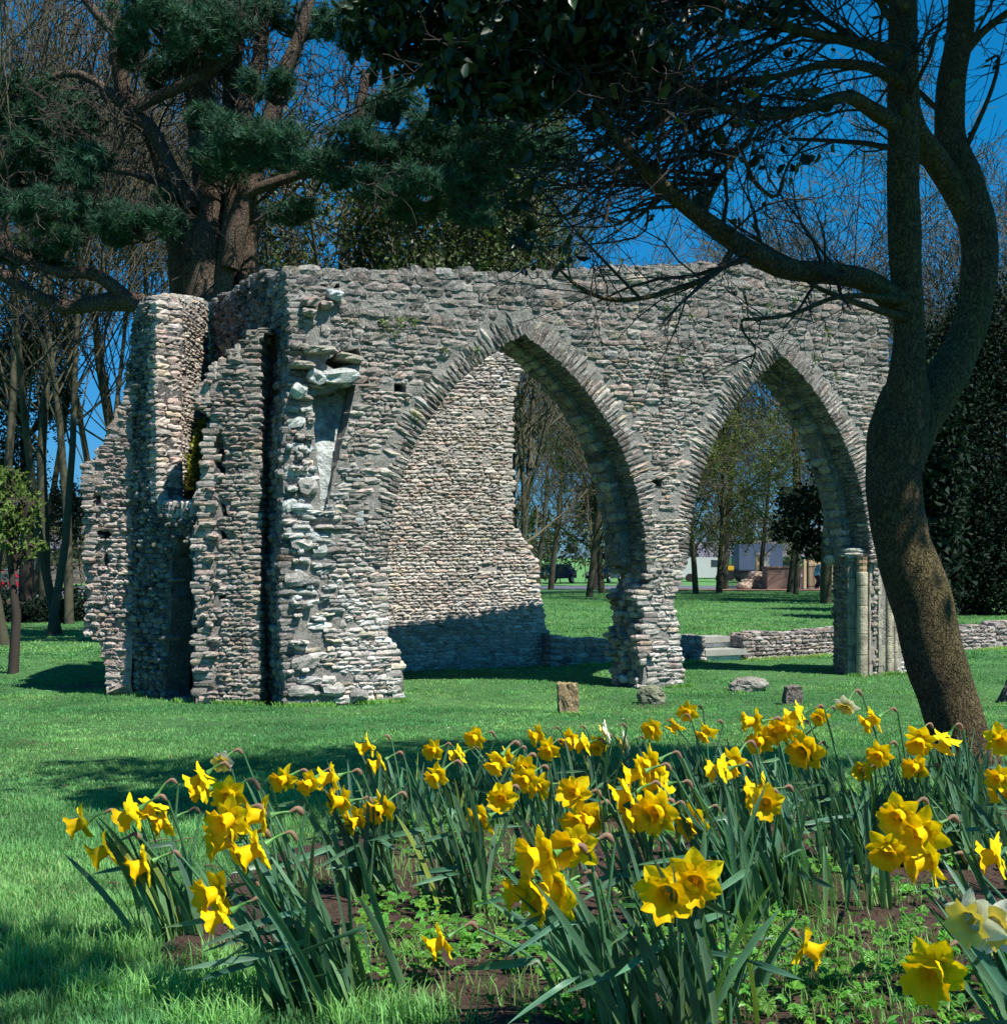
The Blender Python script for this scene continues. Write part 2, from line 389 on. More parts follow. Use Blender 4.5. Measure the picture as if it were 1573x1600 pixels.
def build_grass():
    mb = MB()
    def patch(n, ymin, ymax, hg, wd, spread, pw=1.0):
        Y = ymin + (ymax - ymin) * rng.random(n) ** pw
        X = (rng.uniform(-200, 1950, n) - CX) / F * Y
        ok = bed_mask(X, Y) < 0.0 + 0.05 * rng.standard_normal(n)
        X, Y = X[ok], Y[ok]
        # nothing grows inside the masonry
        U = (X + 1.12) * UX + (Y - 13.4) * UY; Nn = -(X + 1.12) * UY + (Y - 13.4) * UX
        inm = (Nn > 0.02) & (Nn < 0.75) & (U > -1.3) & ((U < 0.0) | ((U > 3.25) & (U < 3.75)) )
        ok = ~inm; X, Y = X[ok], Y[ok]
        c1 = vnoise(np.stack([X * 1.3, Y * 1.3, 0 * X], -1), 5); c2 = vnoise(np.stack([X * 9, Y * 9, 0 * X], -1), 6)
        h = hg * (0.55 + 0.9 * rng.random(len(X))) * (1 + 0.35 * c2)
        v = (0.85 + 0.25 * c1 + 0.25 * c2)[:, None] * (0.75 + 0.5 * rng.random((len(X), 1)))
        dry = (rng.random(len(X)) < 0.05)[:, None]
        col = v * np.where(dry, [[2.0, 1.05, 1.4]], [[1.0, 1.0, 1.0]]) * (1 + 0.3 * c1[:, None] * np.array([[1, 0.1, 0]]))
        P = np.stack([X, Y, G(X, Y) - 0.004], -1)
        blades(mb, P, h, wd * (0.7 + 0.6 * rng.random(len(X))), h * spread * rng.random(len(X)), np.clip(col, 0.2, 3))
    patch(78000, 2.2, 3.6, 0.032, 0.0032, 0.9)
    patch(120000, 3.4, 5.6, 0.026, 0.0036, 0.9)
    patch(150000, 5.4, 9.0, 0.020, 0.0052, 0.8)
    patch(150000, 8.8, 14.5, 0.018, 0.0080, 0.8)
    patch(110000, 14.0, 22, 0.02, 0.013, 0.8)
    patch(90000, 19, 42, 0.03, 0.026, 0.8)
    # longer uncut tufts beside the bed
    k = 9000; Y = rng.uniform(2.3, 3.1, k); X = (rng.uniform(-40, 700, k) - CX) / F * Y
    d = bed_mask(X, Y); tuft = vnoise(np.stack([X * 7, Y * 7, 0 * X], -1), 12)
    ok = (d < 0.03) & (d > -0.45) & (tuft > -0.1); X, Y = X[ok], Y[ok]
    h = 0.035 + 0.045 * rng.random(len(X)); v = 0.8 + 0.7 * rng.random((len(X), 1))
    blades(mb, np.stack([X, Y, G(X, Y)], -1), h, np.full(len(X), 0.0035), h * rng.random(len(X)), v * np.array([[1.15, 1.05, 0.9]]))
    # grass creeping into the bed
    k = 9000; Y = rng.uniform(2.3, 4.6, k); X = (rng.uniform(450, 1600, k) - CX) / F * Y
    t = vnoise(np.stack([X * 3.2, Y * 3.2, 0 * X], -1), 21); ok = (bed_mask(X, Y) > -0.02) & (t > 0.18); X, Y = X[ok], Y[ok]
    h = 0.03 + 0.045 * rng.random(len(X)); v = 0.7 + 0.6 * rng.random((len(X), 1))
    blades(mb, np.stack([X, Y, bed_z(X, Y) - 0.004], -1), h, np.full(len(X), 0.003), h * rng.random(len(X)), v * np.array([[1.2, 1.0, 0.8]]))
    def line(p0, p1, n, hg, w=0.05, tint_=(1.2, 1.05, .7), zoff=0):
        t = rng.random(n); X = p0[0] + (p1[0] - p0[0]) * t + w * rng.standard_normal(n); Y = p0[1] + (p1[1] - p0[1]) * t - abs(w * rng.standard_normal(n))
        keep = vnoise(np.stack([X * 3, Y * 3, 0 * X], -1), 51) > -0.25; X, Y = X[keep], Y[keep]; h = hg * rng.uniform(.4, 1.4, len(X))
        blades(mb, np.stack([X, Y, G(X, Y)], -1), h, np.full(len(X), 0.009), h * rng.random(len(X)), (0.7 + 0.6 * rng.random((len(X), 1))) * np.array([tint_]))
    line((-2.35, 12.8), (-1.05, 13.4), 900, 0.05); line((-3.3, 13.0), (-2.6, 13.02), 500, 0.05); line((-4.2, 13.9), (-3.35, 13.05), 500, 0.05); line((1.75, 14.75), (2.3, 15.0), 500, 0.05); line((4.6, 16.2), (5.6, 16.6), 600, 0.05)
    line((0.9, 17.55), (3.08, 18.6), 900, 0.05, tint_=(2.2, 1.35, .8)); line((3.8, 18.9), (9.5, 21.6), 2400, 0.05, tint_=(2.0, 1.3, .8))
    for (px, py) in ((888, 1117), (1018, 1100), (1166, 1082), (1238, 1104), (1577, 1101)):
        p = on_ground(px, py); line((p[0] - .14, p[1] - .06), (p[0] + .14, p[1] - .06), 160, 0.035, w=.03, tint_=(1.2, 1.0, .8))
    o = mb.build('grass', M['grass']); o['kind'] = 'stuff'; tag(o, 'short green lawn grass all round the ruin', 'grass')
build_grass()

# ------------------------------------------------------------------ masonry
def stone_template(seed, nx=4, ny=2, nz=3):
    r = np.random.default_rng(seed); fr = []; quads = []; vid = {}; vs = []
    def vert(i, j, k):
        key = (i, j, k)
        if key not in vid: vid[key] = len(vs); vs.append((2 * i / nx - 1, 2 * j / ny - 1, 2 * k / nz - 1))
        return vid[key]
    for i in range(nx):
        for k in range(nz):
            quads.append((vert(i, 0, k), vert(i + 1, 0, k), vert(i + 1, 0, k + 1), vert(i, 0, k + 1)))
    for i in range(nx):
        for j in range(ny):
            quads.append((vert(i, j, 0), vert(i, j + 1, 0), vert(i + 1, j + 1, 0), vert(i + 1, j, 0)))
            quads.append((vert(i, j, nz), vert(i + 1, j, nz), vert(i + 1, j + 1, nz), vert(i, j + 1, nz)))
    for j in range(ny):
        for k in range(nz):
            quads.append((vert(0, j, k), vert(0, j, k + 1), vert(0, j + 1, k + 1), vert(0, j + 1, k)))
            quads.append((vert(nx, j, k), vert(nx, j + 1, k), vert(nx, j + 1, k + 1), vert(nx, j, k + 1)))
    v = np.array(vs)
    # round the corners in plan of the face, and roughen
    x, y, z = v.T
    k = 1 - 0.16 * (np.abs(x) ** 4) * (np.abs(z) ** 4)
    v = np.stack([x * k, y + 0.15 * (y < 0) * (np.abs(x) ** 6 + np.abs(z) ** 4), z * k], -1)
    v += 0.10 * r.standard_normal(v.shape) * np.array([0.5, 0.8, 0.7])
    v[:, 2] += 0.12 * np.sin(x * 2.2 + r.uniform(0, 6))
    return v, np.array(quads)
TPL = [stone_template(100 + i) for i in range(14)]
def add_stones(mb, C, AX, AY, AZ, cols):
    """C centres; AX, AY (outward is -AY), AZ half-extent vectors; all (n,3)."""
    n = len(C); pick = rng.integers(0, len(TPL), n)
    flip = rng.choice([-1.0, 1.0], n)
    for t in range(len(TPL)):
        s = pick == t
        if not s.any(): continue
        v, q = TPL[t]
        V = C[s][:, None] + v[None, :, 0:1] * (AX[s])[:, None] + v[None, :, 1:2] * AY[s][:, None] + v[None, :, 2:3] * AZ[s][:, None]
        k = s.sum(); Q = q[None] + (np.arange(k) * len(v))[:, None, None]
        mb.add(V.reshape(-1, 3), Q.reshape(-1, 4), c=np.repeat(cols[s], len(v), 0), m=1)

def rock_cols(n, base, var=0.28, pink=0.18):
    var = var * 1.0; base = np.asarray(base, float) * np.array([1.10, 1.06, 1.01])
    """base (n,3) or (3,); random per-stone tint"""
    b = np.broadcast_to(np.asarray(base, float), (n, 3)).copy()
    b *= (1 + var * rng.standard_normal(n)).clip(0.4, 1.8)[:, None]
    p = rng.random(n) < pink * 0.7; b[p] *= np.array([1.05, 0.92, 0.90])
    g = rng.random(n) < 0.18; b[g] *= np.array([0.84, 0.89, 0.94])
    y = rng.random(n) < 0.06; b[y] *= np.array([1.08, 1.03, 0.88])
    return b.clip(0.02, 0.8)

class Wall:
    """A vertical wall: plane through O (plan), running along u; its face looks along -w, its thickness runs along w."""
    def __init__(s, O, u, flip=False):
        s.O = np.array(O, float); s.u = np.array(u, float); s.u /= np.linalg.norm(s.u)
        s.w = np.array([-s.u[1], s.u[0]])
        if flip: s.w = -s.w
    def uv(s, x, y):
        d = (x - CX) / F
        U = (d * s.O[1] - s.O[0]) / (s.u[0] - d * s.u[1]); Y = s.O[1] + s.u[1] * U
        return (U, H - (y - HOR) * Y / F)
    def uvs(s, pts): return [s.uv(*p) for p in pts]
    def P(s, U, D, Z):
        U = np.asarray(U, float); D = np.asarray(D, float) + 0 * U; Z = np.asarray(Z, float) + 0 * U
        return np.stack([s.O[0] + s.u[0] * U + s.w[0] * D, s.O[1] + s.u[1] * U + s.w[1] * D, Z], -1)

def resample(poly, step, closed=True):
    out = []; n = len(poly); rngi = range(n if closed else n - 1)
    for i in rngi:
        a = np.array(poly[i]); b = np.array(poly[(i + 1) % n]); L = np.linalg.norm(b - a); k = max(1, int(round(L / step)))
        for t in range(k): out.append(a + (b - a) * t / k)
    if not closed: out.append(np.array(poly[-1]))
    return np.array(out)

def core(mb, W, poly, T, d0, holes=(), col=(0.3, 0.28, 0.25), rough=0.012, m=0):
    step = 0.16
    loops = [resample(poly, step)] + [resample(h, 0.1) for h in holes]
    loops = [l + 0.004 * rng.standard_normal(l.shape) for l in loops]
    tri = tessellate_polygon([[Vector((p[0], p[1], 0)) for p in l] for l in loops])
    allp = np.concatenate(loops); n = len(allp)
    f = W.P(allp[:, 0], d0 + rough * rng.standard_normal(n), allp[:, 1]); b = W.P(allp[:, 0], d0 + T, allp[:, 1])
    t = np.array(tri); mb.add(np.concatenate([f, b]), None, np.concatenate([t, t[:, ::-1] + n]), c=col, m=m)
    off = 0
    for l in loops:
        k = len(l); nseg = max(1, int(T / 0.15)); rings = []
        for sgi in range(nseg + 1):
            D = d0 + T * sgi / nseg; jj = 0 if sgi in (0, nseg) else 0.012
            rings.append(W.P(l[:, 0] + jj * rng.standard_normal(k), D, l[:, 1] + jj * rng.standard_normal(k)))
        V = np.concatenate(rings); i = np.arange(k); j = (i + 1) % k; Q = []
        for sgi in range(nseg): Q.append(np.stack([i + sgi * k, j + sgi * k, j + (sgi + 1) * k, i + (sgi + 1) * k], -1))
        mb.add(V, np.concatenate(Q), c=col, m=m)

def front_stones(mb, W, poly, colf, avoid=None, holes=(), ch=(0.036, 0.068), sl=(0.07, 0.26), prot=0.009, rough=None, d0=0.0, wob=0.03, chf=None):
    p = np.array(poly); u0, z0 = p.min(0); u1, z1 = p.max(0)
    rows = []; z = max(z0, -0.1)
    while z < z1 + 0.1:
        k = chf(z) if chf else 1.0
        h = rng.uniform(*ch) * k; u = u0 - rng.uniform(0, 0.3)
        while u < u1 + 0.1:
            l = (sl[0] + (sl[1] - sl[0]) * rng.random() ** 1.6) * math.sqrt(k) * (0.8 + 2.0 * h)
            rows.append((u, u + l, z, z + h)); u += l
        z += h
    R = np.array(rows)
    hz = R[:, 3] - R[:, 2]; hu = R[:, 1] - R[:, 0]
    uc = (R[:, 0] + R[:, 1]) / 2; zc = (R[:, 2] + R[:, 3]) / 2
    zc = zc + wob * vnoise(np.stack([uc * 1.3, zc * 0.8, 0 * uc], -1), 31) + 0.3 * hz * (rng.random(len(hz)) - 0.5) * 0.6
    ok = pip(uc, zc, poly)
    for s in (-0.38, 0.38): ok &= pip(uc + s * hu, zc, poly)
    for h in holes:
        for s in (-0.28, 0, 0.28): ok &= ~pip(uc + s * hu, zc, h)
    if avoid is not None: ok &= ~avoid(uc, zc)
    uc, zc, hu, hz = uc[ok], zc[ok], hu[ok], hz[ok]; n = len(uc)
    rr = np.zeros(n) if rough is None else rough(uc, zc)
    miss = rng.random(n) < 0.015 + 0.14 * np.clip(rr, 0, 1) * 0.8
    dep = rng.uniform(-1, 1, n) * prot + rr * rng.uniform(-0.10, 0.16, n)
    keep = ~miss; uc, zc, hu, hz, dep, rr = [a[keep] for a in (uc, zc, hu, hz, dep, rr)]; n = len(uc)
    th = 0.075 + 0.03 * rng.random(n)
    a = 0.03 * rng.standard_normal(n) * (1 + 3 * rr)
    ax = np.stack([W.u[0] * np.cos(a), W.u[1] * np.cos(a), np.sin(a)], -1) * (hu * 0.5 * rng.uniform(0.95, 1.07, n))[:, None]
    az = np.stack([-W.u[0] * np.sin(a), -W.u[1] * np.sin(a), np.cos(a)], -1) * (hz * 0.5 * rng.uniform(0.92, 1.14, n))[:, None]
    ay = np.tile([W.w[0], W.w[1], 0], (n, 1)) * th[:, None]
    b = rng.standard_normal(n) * 0.08; ay = ay + ax / np.maximum(hu, .05)[:, None] * 2 * (b * th)[:, None]
    C = W.P(uc, d0 + dep + th - 0.02, zc)
    add_stones(mb, C, ax, ay, az, colf(uc, zc, n))

def edge_stones(mb, W, pts, T, colf, d0=0.0, thick=0.09, step=0.075, prot=0.014, sl=(0.12, 0.3), rough=0.0, snap=True):
    """stones on the surface swept by an outline (open polyline; outside on its left) through the thickness"""
    L = resample(pts, step, closed=False)
    mid = (L[1:] + L[:-1]) / 2; tan = nrm(L[1:] - L[:-1]); ln = np.linalg.norm(L[1:] - L[:-1], axis=1)
    if snap:
        v = (np.abs(tan[:, 1]) > 0.4)[:, None]; ln = np.where(v[:, 0], ln * np.abs(tan[:, 1]) + 0.01, ln); tan = np.where(v, np.c_[0 * ln, np.sign(tan[:, 1])], np.c_[np.sign(tan[:, 0]), 0 * ln])
    out = np.stack([-tan[:, 1], tan[:, 0]], -1)
    for i in range(len(mid)):
        D = -0.015; 
        while D < T - 0.03:
            l = min(rng.uniform(*sl), T - D + 0.02)
            if T - D - l < 0.06: l = T - D + 0.01
            th = thick * rng.uniform(0.8, 1.2)
            pr = rng.uniform(-1, 1) * prot + rough * rng.uniform(-0.08, 0.10)
            c2 = mid[i] + out[i] * (pr - th + 0.02)
            C = W.P(c2[0], d0 + D + l / 2, c2[1])
            t3 = np.array([W.u[0] * tan[i][0], W.u[1] * tan[i][0], tan[i][1]]); o3 = np.array([W.u[0] * out[i][0], W.u[1] * out[i][0], out[i][1]])
            w3 = np.array([W.w[0], W.w[1], 0])
            add_stones(mb, C[None], (w3 * l * 0.5)[None], (-o3 * th)[None], (t3 * ln[i] * 0.5 * rng.uniform(0.85, 1.05))[None], colf(mid[i][0:1], mid[i][1:2], 1))
            D += l

def arch_pts(uL, uR, zs, za, n=26, insL=0.0, insR=0.0):
    """left springing -> apex -> right springing; ins* pull the springing inwards, fading towards the apex"""
    w = (uR - uL) / 2; h = za - zs; R = (w * w + h * h) / (2 * w); um = (uL + uR) / 2
    a1 = math.atan2(h, R - w)
    L = []; Rr = []
    for t in np.linspace(0, 1, n):
        a = a1 * t
        L.append((uL + R - (R * math.cos(a)) + insL * (1 - t) ** 0.7, zs + R * math.sin(a)))
        Rr.append((uR - R + R * math.cos(a) - insR * (1 - t) ** 0.7, zs + R * math.sin(a)))
    return L, Rr[::-1], R
def build_ruin():
    ruin = thing('ruined_church', 'tall roofless grey rubble stone ruin with two pointed arches and a broken stair turret', 'ruin', (0, 0, 0))
    WM = Wall((-1.12, 13.4), (UX, UY))
    # --- arcade wall -----------------------------------------------------
    uL1, _ = WM.uv(605, 880); uR1, _ = WM.uv(1010, 880); za = 4.17; zs = 1.50
    uL2, _ = WM.uv(1073, 870); uR2 = uL2 + 2 * (WM.uv(1222, 555)[0] - uL2)
    L1, R1, Rad1 = arch_pts(uL1, uR1, zs, za); L2, R2, Rad2 = arch_pts(uL2, uR2, zs, za + 0.02)
    uE, _ = WM.uv(1386, 600)
    left = WM.uvs([(448, 1102), (440, 1000), (436, 900), (444, 800), (440, 700), (452, 600), (455, 520), (452, 470), (446, 422)])
    top = WM.uvs([(470, 417), (500, 419), (530, 423), (600, 425), (660, 421), (740, 423), (800, 426), (900, 421), (985, 416), (1060, 413), (1140, 411), (1175, 418),
                  (1230, 430), (1270, 440), (1320, 454), (1350, 463), (1384, 480)])
    right = [(uE + 0.02, 4.3), (uE - 0.03, 3.4), (uE, 2.4), (uE, 1.66)]
    jambL = WM.uvs([(607, 930), (603, 965), (608, 1005), (626, 1035), (630, 1060), (629, 1104)])
    pierL = WM.uvs([(1010, 888), (1018, 905), (1004, 930), (1006, 975), (1000, 1010), (1006, 1040), (1001, 1080)])
    pierR = WM.uvs([(1069, 1079), (1066, 1035), (1060, 1000), (1057, 970), (1051, 945), (1060, 915), (1066, 890), (1072, 875)])
    # clockwise outline: left up, top, right down, arch2 (right -> left), pier, arch1, jamb
    def outline(LL1, RR1, LL2, RR2):
        return left + top + right + [(RR2[-1][0], 1.66)] + RR2[::-1] + LL2[::-1][1:] + pierR[::-1] + pierL[::-1] + RR1[::-1] + LL1[::-1][1:] + jambL
    fpoly = outline(L1, R1, L2, R2)
    L1b, R1b, _ = arch_pts(uL1, uR1, zs, za - 0.03, insR=0.17); L2b, R2b, _ = arch_pts(uL2, uR2, zs, za - 0.03, insR=0.15)
    bpoly = outline(L1b, R1b, L2b, R2b)
    hole = WM.uvs([(487, 618), (520, 608), (556, 600), (548, 640), (535, 690), (521, 740), (512, 790), (500, 812), (499, 740), (492, 690)])
    cav = WM.uvs([(505, 566), (530, 548), (560, 545), (566, 560), (548, 572), (525, 580)])
    put = [WM.uvs([(x - a, y - b), (x + a, y - b), (x + a, y + b), (x - a, y + b)]) for x, y, a, b in
           ((625, 606, 9, 7), (1025, 755, 8, 6), (515, 447, 15, 4), (572, 596, 4, 5))]
    F1, T1, T2 = 0.004, 0.36, 0.36
    def zone(uu, zz, n):
        k = vnoise(np.stack([uu * 0.9, zz * 1.1, 0 * uu], -1), 41)[:, None] * 0.5 + 0.5
        hi = sstep(3.1, 4.6, zz)[:, None]; lo = 1 - sstep(0.1, 2.3, zz)[:, None]
        base = np.array([[0.30, 0.275, 0.25]]) * (1 - hi) + np.array([[0.185, 0.175, 0.165]]) * hi
        base = base * (1 - lo * (0.35 + 0.65 * k)) + np.array([[0.56, 0.535, 0.51]]) * lo * (0.35 + 0.65 * k)
        # streaks of old whitewash round the broken vault springer
        us, _ = WM.uv(480, 800); wz = np.exp(-((uu - us) / 0.4) ** 2) * (zz < 2.8) * (zz > 0.9)
        base = base * (1 - 0.7 * wz[:, None]) + np.array([[0.50, 0.52, 0.52]]) * 0.7 * wz[:, None]
        return rock_cols(n, base, 0.26, 0.22)
    def voz(uu, zz):
        r = np.zeros(np.shape(uu), bool)
        for (a, b, R) in ((uL1, uR1, Rad1), (uL2, uR2, Rad2)):
            um = (a + b) / 2
            d = np.where(uu <= um, np.hypot(uu - (a + R), zz - zs), np.hypot(uu - (b - R), zz - zs))
            r |= (d > R - 0.03) & (d < R + 0.31) & (zz > zs + 0.55) & (uu > a - 0.5) & (uu < b + 0.5)
        return r
    def rgh(uu, zz):
        a0 = WM.uv(440, 700)[0]; a1 = WM.uv(545, 700)[0]
        r = 0.75 * (1 - sstep(a0 + 0.25, a1 + 0.0, uu)) * (zz < 4.35)
        c0 = WM.uv(1010, 900)[0]
        r = np.maximum(r, 0.5 * np.exp(-((uu - c0) / 0.14) ** 2) * (zz < 1.5))
        return r + 0.05
    mb = MB()
    core(mb, WM, fpoly, T1, F1, holes=[hole, cav] + put, col=(0.29, 0.275, 0.25), rough=0.006)
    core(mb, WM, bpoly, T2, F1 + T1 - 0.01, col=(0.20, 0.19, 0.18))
    front_stones(mb, WM, fpoly, zone, avoid=voz, holes=[hole, cav] + put, rough=rgh, prot=0.006,
                 chf=lambda z: 1.0 + 0.9 * float(sstep(3.7, 4.3, z)) * (random.random() < 0.75) + 0.35 * (random.random() < 0.2), wob=0.05)
    colz = zone
    nl = len(left)
    edge_stones(mb, WM, left, T1 + T2 + F1, lambda a, b, n: rock_cols(n, (0.17, 0.165, 0.16), 0.35, 0.1), rough=0.3, prot=0.02, sl=(0.08, 0.2))  # left end stones darkened in colour to deepen the shade on this side
    edge_stones(mb, WM, left[-1:] + top, T1 + T2 + F1, colz, step=0.17, thick=0.06, rough=0.25)
    edge_stones(mb, WM, [top[-1]] + right, T1 + T2, colz, rough=0.3)
    dk = lambda a, b, n: rock_cols(n, (0.13, 0.12, 0.11), 0.25, 0.15)  # soffit stones: shade under the arches put into their colour
    for Ls, Rs in ((L1, R1), (L2, R2)):
        pass
    edge_stones(mb, WM, jambL[::-1] , T1 + T2, zone, rough=0.25) if False else None
    edge_stones(mb, WM, [L1[0]] + jambL, T1 + T2, zone, rough=0.5)
    edge_stones(mb, WM, pierL[::-1], T1 + T2, lambda a, b, n: rock_cols(n, (0.36, 0.34, 0.32), 0.3, 0.2), rough=1.0, prot=0.03, sl=(0.08, 0.2))
    edge_stones(mb, WM, pierR[::-1], T1 + T2, zone, rough=0.3)
    wall = mb.build('wall', [M['mortar'], M['stone']], ruin)
    # --- arches: rings of voussoirs -------------------------------------------
    for (a, b, R, LL, RR, LB, RB) in ((uL1, uR1, Rad1, L1, R1, L1b, R1b), (uL2, uR2, Rad2, L2, R2, L2b, R2b)):
        mv = MB(); amax = math.atan2(za - zs, R - (b - a) / 2)
        for side in (0, 1):
            ang = 0.0
            while ang < amax:
                st = rng.uniform(0.034, 0.085) / R
                am = ang + st / 2
                ln = rng.uniform(0.22, 0.33) * (0.55 + 0.45 * min(1, ang / 0.35))
                rd = R + ln / 2 - 0.005 + rng.uniform(-0.012, 0.012)
                cx = (a + R) if side == 0 else (b - R)
                sg = -1 if side == 0 else 1
                uc, zc = cx + sg * rd * math.cos(am), zs + rd * math.sin(am)
                rad = np.array([sg * math.cos(am), math.sin(am)]); tg = np.array([-rad[1], rad[0]])
                r3 = np.array([WM.u[0] * rad[0], WM.u[1] * rad[0], rad[1]]); t3 = np.array([WM.u[0] * tg[0], WM.u[1] * tg[0], tg[1]])
                w3 = np.array([WM.w[0], WM.w[1], 0])
                dd = rng.uniform(-0.008, 0.012)
                if abs(uc - (a + b) / 2) > 0.03 or side == 0:
                    base = zone(np.array([uc]), np.array([zc]), 1) * 1.1
                    add_stones(mv, WM.P(uc, dd + 0.098, zc)[None], (r3 * ln / 2)[None], (w3 * 0.11)[None], (t3 * st * R / 2 * rng.uniform(0.85, 1.02))[None], base.clip(0, .7))
                ang += st
        # soffits: front order, then the thicker rear order with its lit broken edge
        edge_stones(mv, WM, (LL + RR[1:])[::-1][::-1], T1 + F1 + 0.02, dk, step=0.08, thick=0.07, prot=0.012) if False else None
        path = (LL + RR[1:])
        # outline direction: opening lies on the right when walking left -> right, so walk it backwards
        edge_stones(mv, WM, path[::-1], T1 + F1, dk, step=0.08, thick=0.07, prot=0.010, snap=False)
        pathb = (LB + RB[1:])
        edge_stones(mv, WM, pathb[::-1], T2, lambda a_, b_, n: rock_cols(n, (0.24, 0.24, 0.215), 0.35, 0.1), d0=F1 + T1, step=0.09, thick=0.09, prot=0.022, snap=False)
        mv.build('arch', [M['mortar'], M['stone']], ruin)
    # --- plastered springer of the lost vault and big corbel stones -----------------
    mp = MB()
    hu = np.array(hole); u0, z0 = hu.min(0); u1, z1 = hu.max(0)
    gu, gz = np.meshgrid(np.linspace(u0 - 0.05, u1 + 0.08, 22), np.linspace(z0 - 0.05, z1 + 0.06, 44))
    s = (gu - u0) / (u1 - u0); dep = 0.10 + 0.24 * sstep(0.1, 0.9, (gz - z0) / (z1 - z0)) - 0.10 * s * (1 - (gz - z0) / (z1 - z0)) + 0.02 * vnoise(np.stack([gu * 7, gz * 7, 0 * gu], -1), 8)
    V = WM.P(gu, dep, gz); n_, m_ = gu.shape; idx = np.arange(n_ * m_).reshape(n_, m_)
    mp.add(V.reshape(-1, 3), np.stack([idx[:-1, :-1], idx[:-1, 1:], idx[1:, 1:], idx[1:, :-1]], -1).reshape(-1, 4))
    mp.build('vault_plaster', M['plaster'], ruin, smooth=True)
    mc = MB()
    def big(px, py, hw, hh, dep, col, W=WM, tilt=0.0, th=0.16, name_c=False):
        U, Z = W.uv(px, py); ca, sa = math.cos(tilt), math.sin(tilt)
        ax = np.array([W.u[0] * ca, W.u[1] * ca, sa]) * hw; az = np.array([-W.u[0] * sa, -W.u[1] * sa, ca]) * hh
        mc = MB(); add_stones(mc, W.P(U, dep, Z)[None], ax[None], np.array([[W.w[0] * th, W.w[1] * th, 0]]), az[None], np.array([col])); mc.build('corbel' if name_c else 'projecting_stone', [M['mortar'], M['stone']], ruin)
    name_c = False
    wh = (0.50, 0.52, 0.49)
    for (x, y, a, b, t_) in ((462, 660, .10, .05, .2), (470, 700, .11, .05, -.2), (458, 735, .10, .06, .1), (476, 800, .12, .06, -.3), (452, 790, .08, .07, .2), (462, 830, .12, .04, 0), (486, 835, .10, .06, -.4), (500, 860, .08, .06, .2), (478, 640, .06, .03, .3)): big(x, y, a, b, 0.06, (0.46, 0.48, 0.46), tilt=t_, th=0.10)
    big(528, 588, 0.20, 0.075, 0.02, wh, tilt=0.08, name_c=True); big(492, 590, 0.10, 0.07, 0.03, wh, tilt=-0.5); big(464, 612, 0.08, 0.07, 0.0, wh, tilt=-0.4)
    big(545, 560, 0.14, 0.04, 0.02, (0.34, 0.31, 0.24), tilt=-0.1); big(495, 548, 0.16, 0.035, 0.0, (0.32, 0.30, 0.24), tilt=0.1); big(470, 572, 0.12, 0.035, -0.02, (0.33, 0.3, 0.25))
    big(521, 462, 0.09, 0.055, 0.05, (0.42, 0.46, 0.46)); big(482, 473, 0.09, 0.05, 0.04, (0.36, 0.27, 0.24)); big(508, 477, 0.07, 0.04, 0.05, (0.36, 0.29, 0.26)); big(480, 489, 0.08, 0.04, 0.05, (0.33, 0.29, 0.25))
    for (x, y, a, b) in ((470, 850, .12, .06), (462, 905, .13, .07), (480, 760, .1, .08), (468, 945, .1, .04), (475, 1035, .15, .07), (470, 1080, .14, .06), (520, 1078, .12, .07), (560, 1085, .1, .06)):
        big(x, y, a, b, 0.05, tuple(np.array([0.36, 0.34, 0.31]) * rng.uniform(0.8, 1.3)), tilt=rng.uniform(-.1, .1), th=0.12)

    # --- wall running back from the corner --------------------------------------
    cU = WM.uv(445, 1000)[0]; corner = WM.P(cU, 0, 0)[:2]
    WS = Wall(corner, (-UY, UX), flip=True)      # face looks left; thickness runs to the right
    def darkc(a, b, n): return rock_cols(n, (0.125, 0.124, 0.12), 0.4, 0.08)  # dark tint paints deep shade onto this face turned from the sun
    mb = MB()
    sp = [(0.74, -0.1), (4.0, -0.1)] + WS.uvs([(325, 474), (345, 464), (375, 447), (395, 431), (412, 424)]) + [(0.74, WM.uv(446, 421)[1] + 0.05)]
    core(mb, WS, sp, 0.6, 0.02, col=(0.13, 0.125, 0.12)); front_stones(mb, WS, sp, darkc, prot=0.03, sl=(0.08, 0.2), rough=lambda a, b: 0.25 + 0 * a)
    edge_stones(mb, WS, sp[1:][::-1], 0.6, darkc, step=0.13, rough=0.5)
    mb.build('wall', [M['mortar'], M['stone']], ruin)
    # --- rear wall seen through the first arch -----------------------------------
    WK = Wall((-1.30, 16.9), (UX, UY)); mb = MB()
    kr = WK.uvs([(868, 1062), (862, 1030), (858, 1000), (852, 975), (846, 940), (838, 905), (842, 880), (826, 852), (812, 832), (800, 820), (802, 760), (799, 700), (800, 650), (803, 612), (812, 582), (828, 552), (850, 525), (880, 500)])
    kl = WK.uv(470, 1000)[0]
    kp = [(kl, -0.1)] + kr + [(kr[-1][0], 4.65), (kl, 4.7)]
    kput = [WK.uvs([(x - a, y - b), (x + a, y - b), (x + a, y + b), (x - a, y + b)]) for x, y, a, b in ((751, 643, 6, 5), (688, 729, 5, 4), (763, 889, 11, 6))]
    def kz(uu, zz, n):
        lo = 1 - sstep(0.9, 2.0, zz)[:, None]; k = 0.5 + 0.5 * vnoise(np.stack([uu, zz * 1.5, 0 * uu], -1), 71)[:, None]
        base = np.array([[0.40, 0.38, 0.355]]) * (1 - lo * k) + np.array([[0.62, 0.575, 0.54]]) * lo * k
        return rock_cols(n, base, 0.2, 0.22)
    core(mb, WK, kp, 0.6, 0.003, holes=[], col=(0.40, 0.37, 0.34), rough=0.008)
    front_stones(mb, WK, kp, kz, holes=kput, prot=0.006, rough=lambda a, b: 0.03 + 0 * a, ch=(0.036, 0.066), sl=(0.07, 0.24))
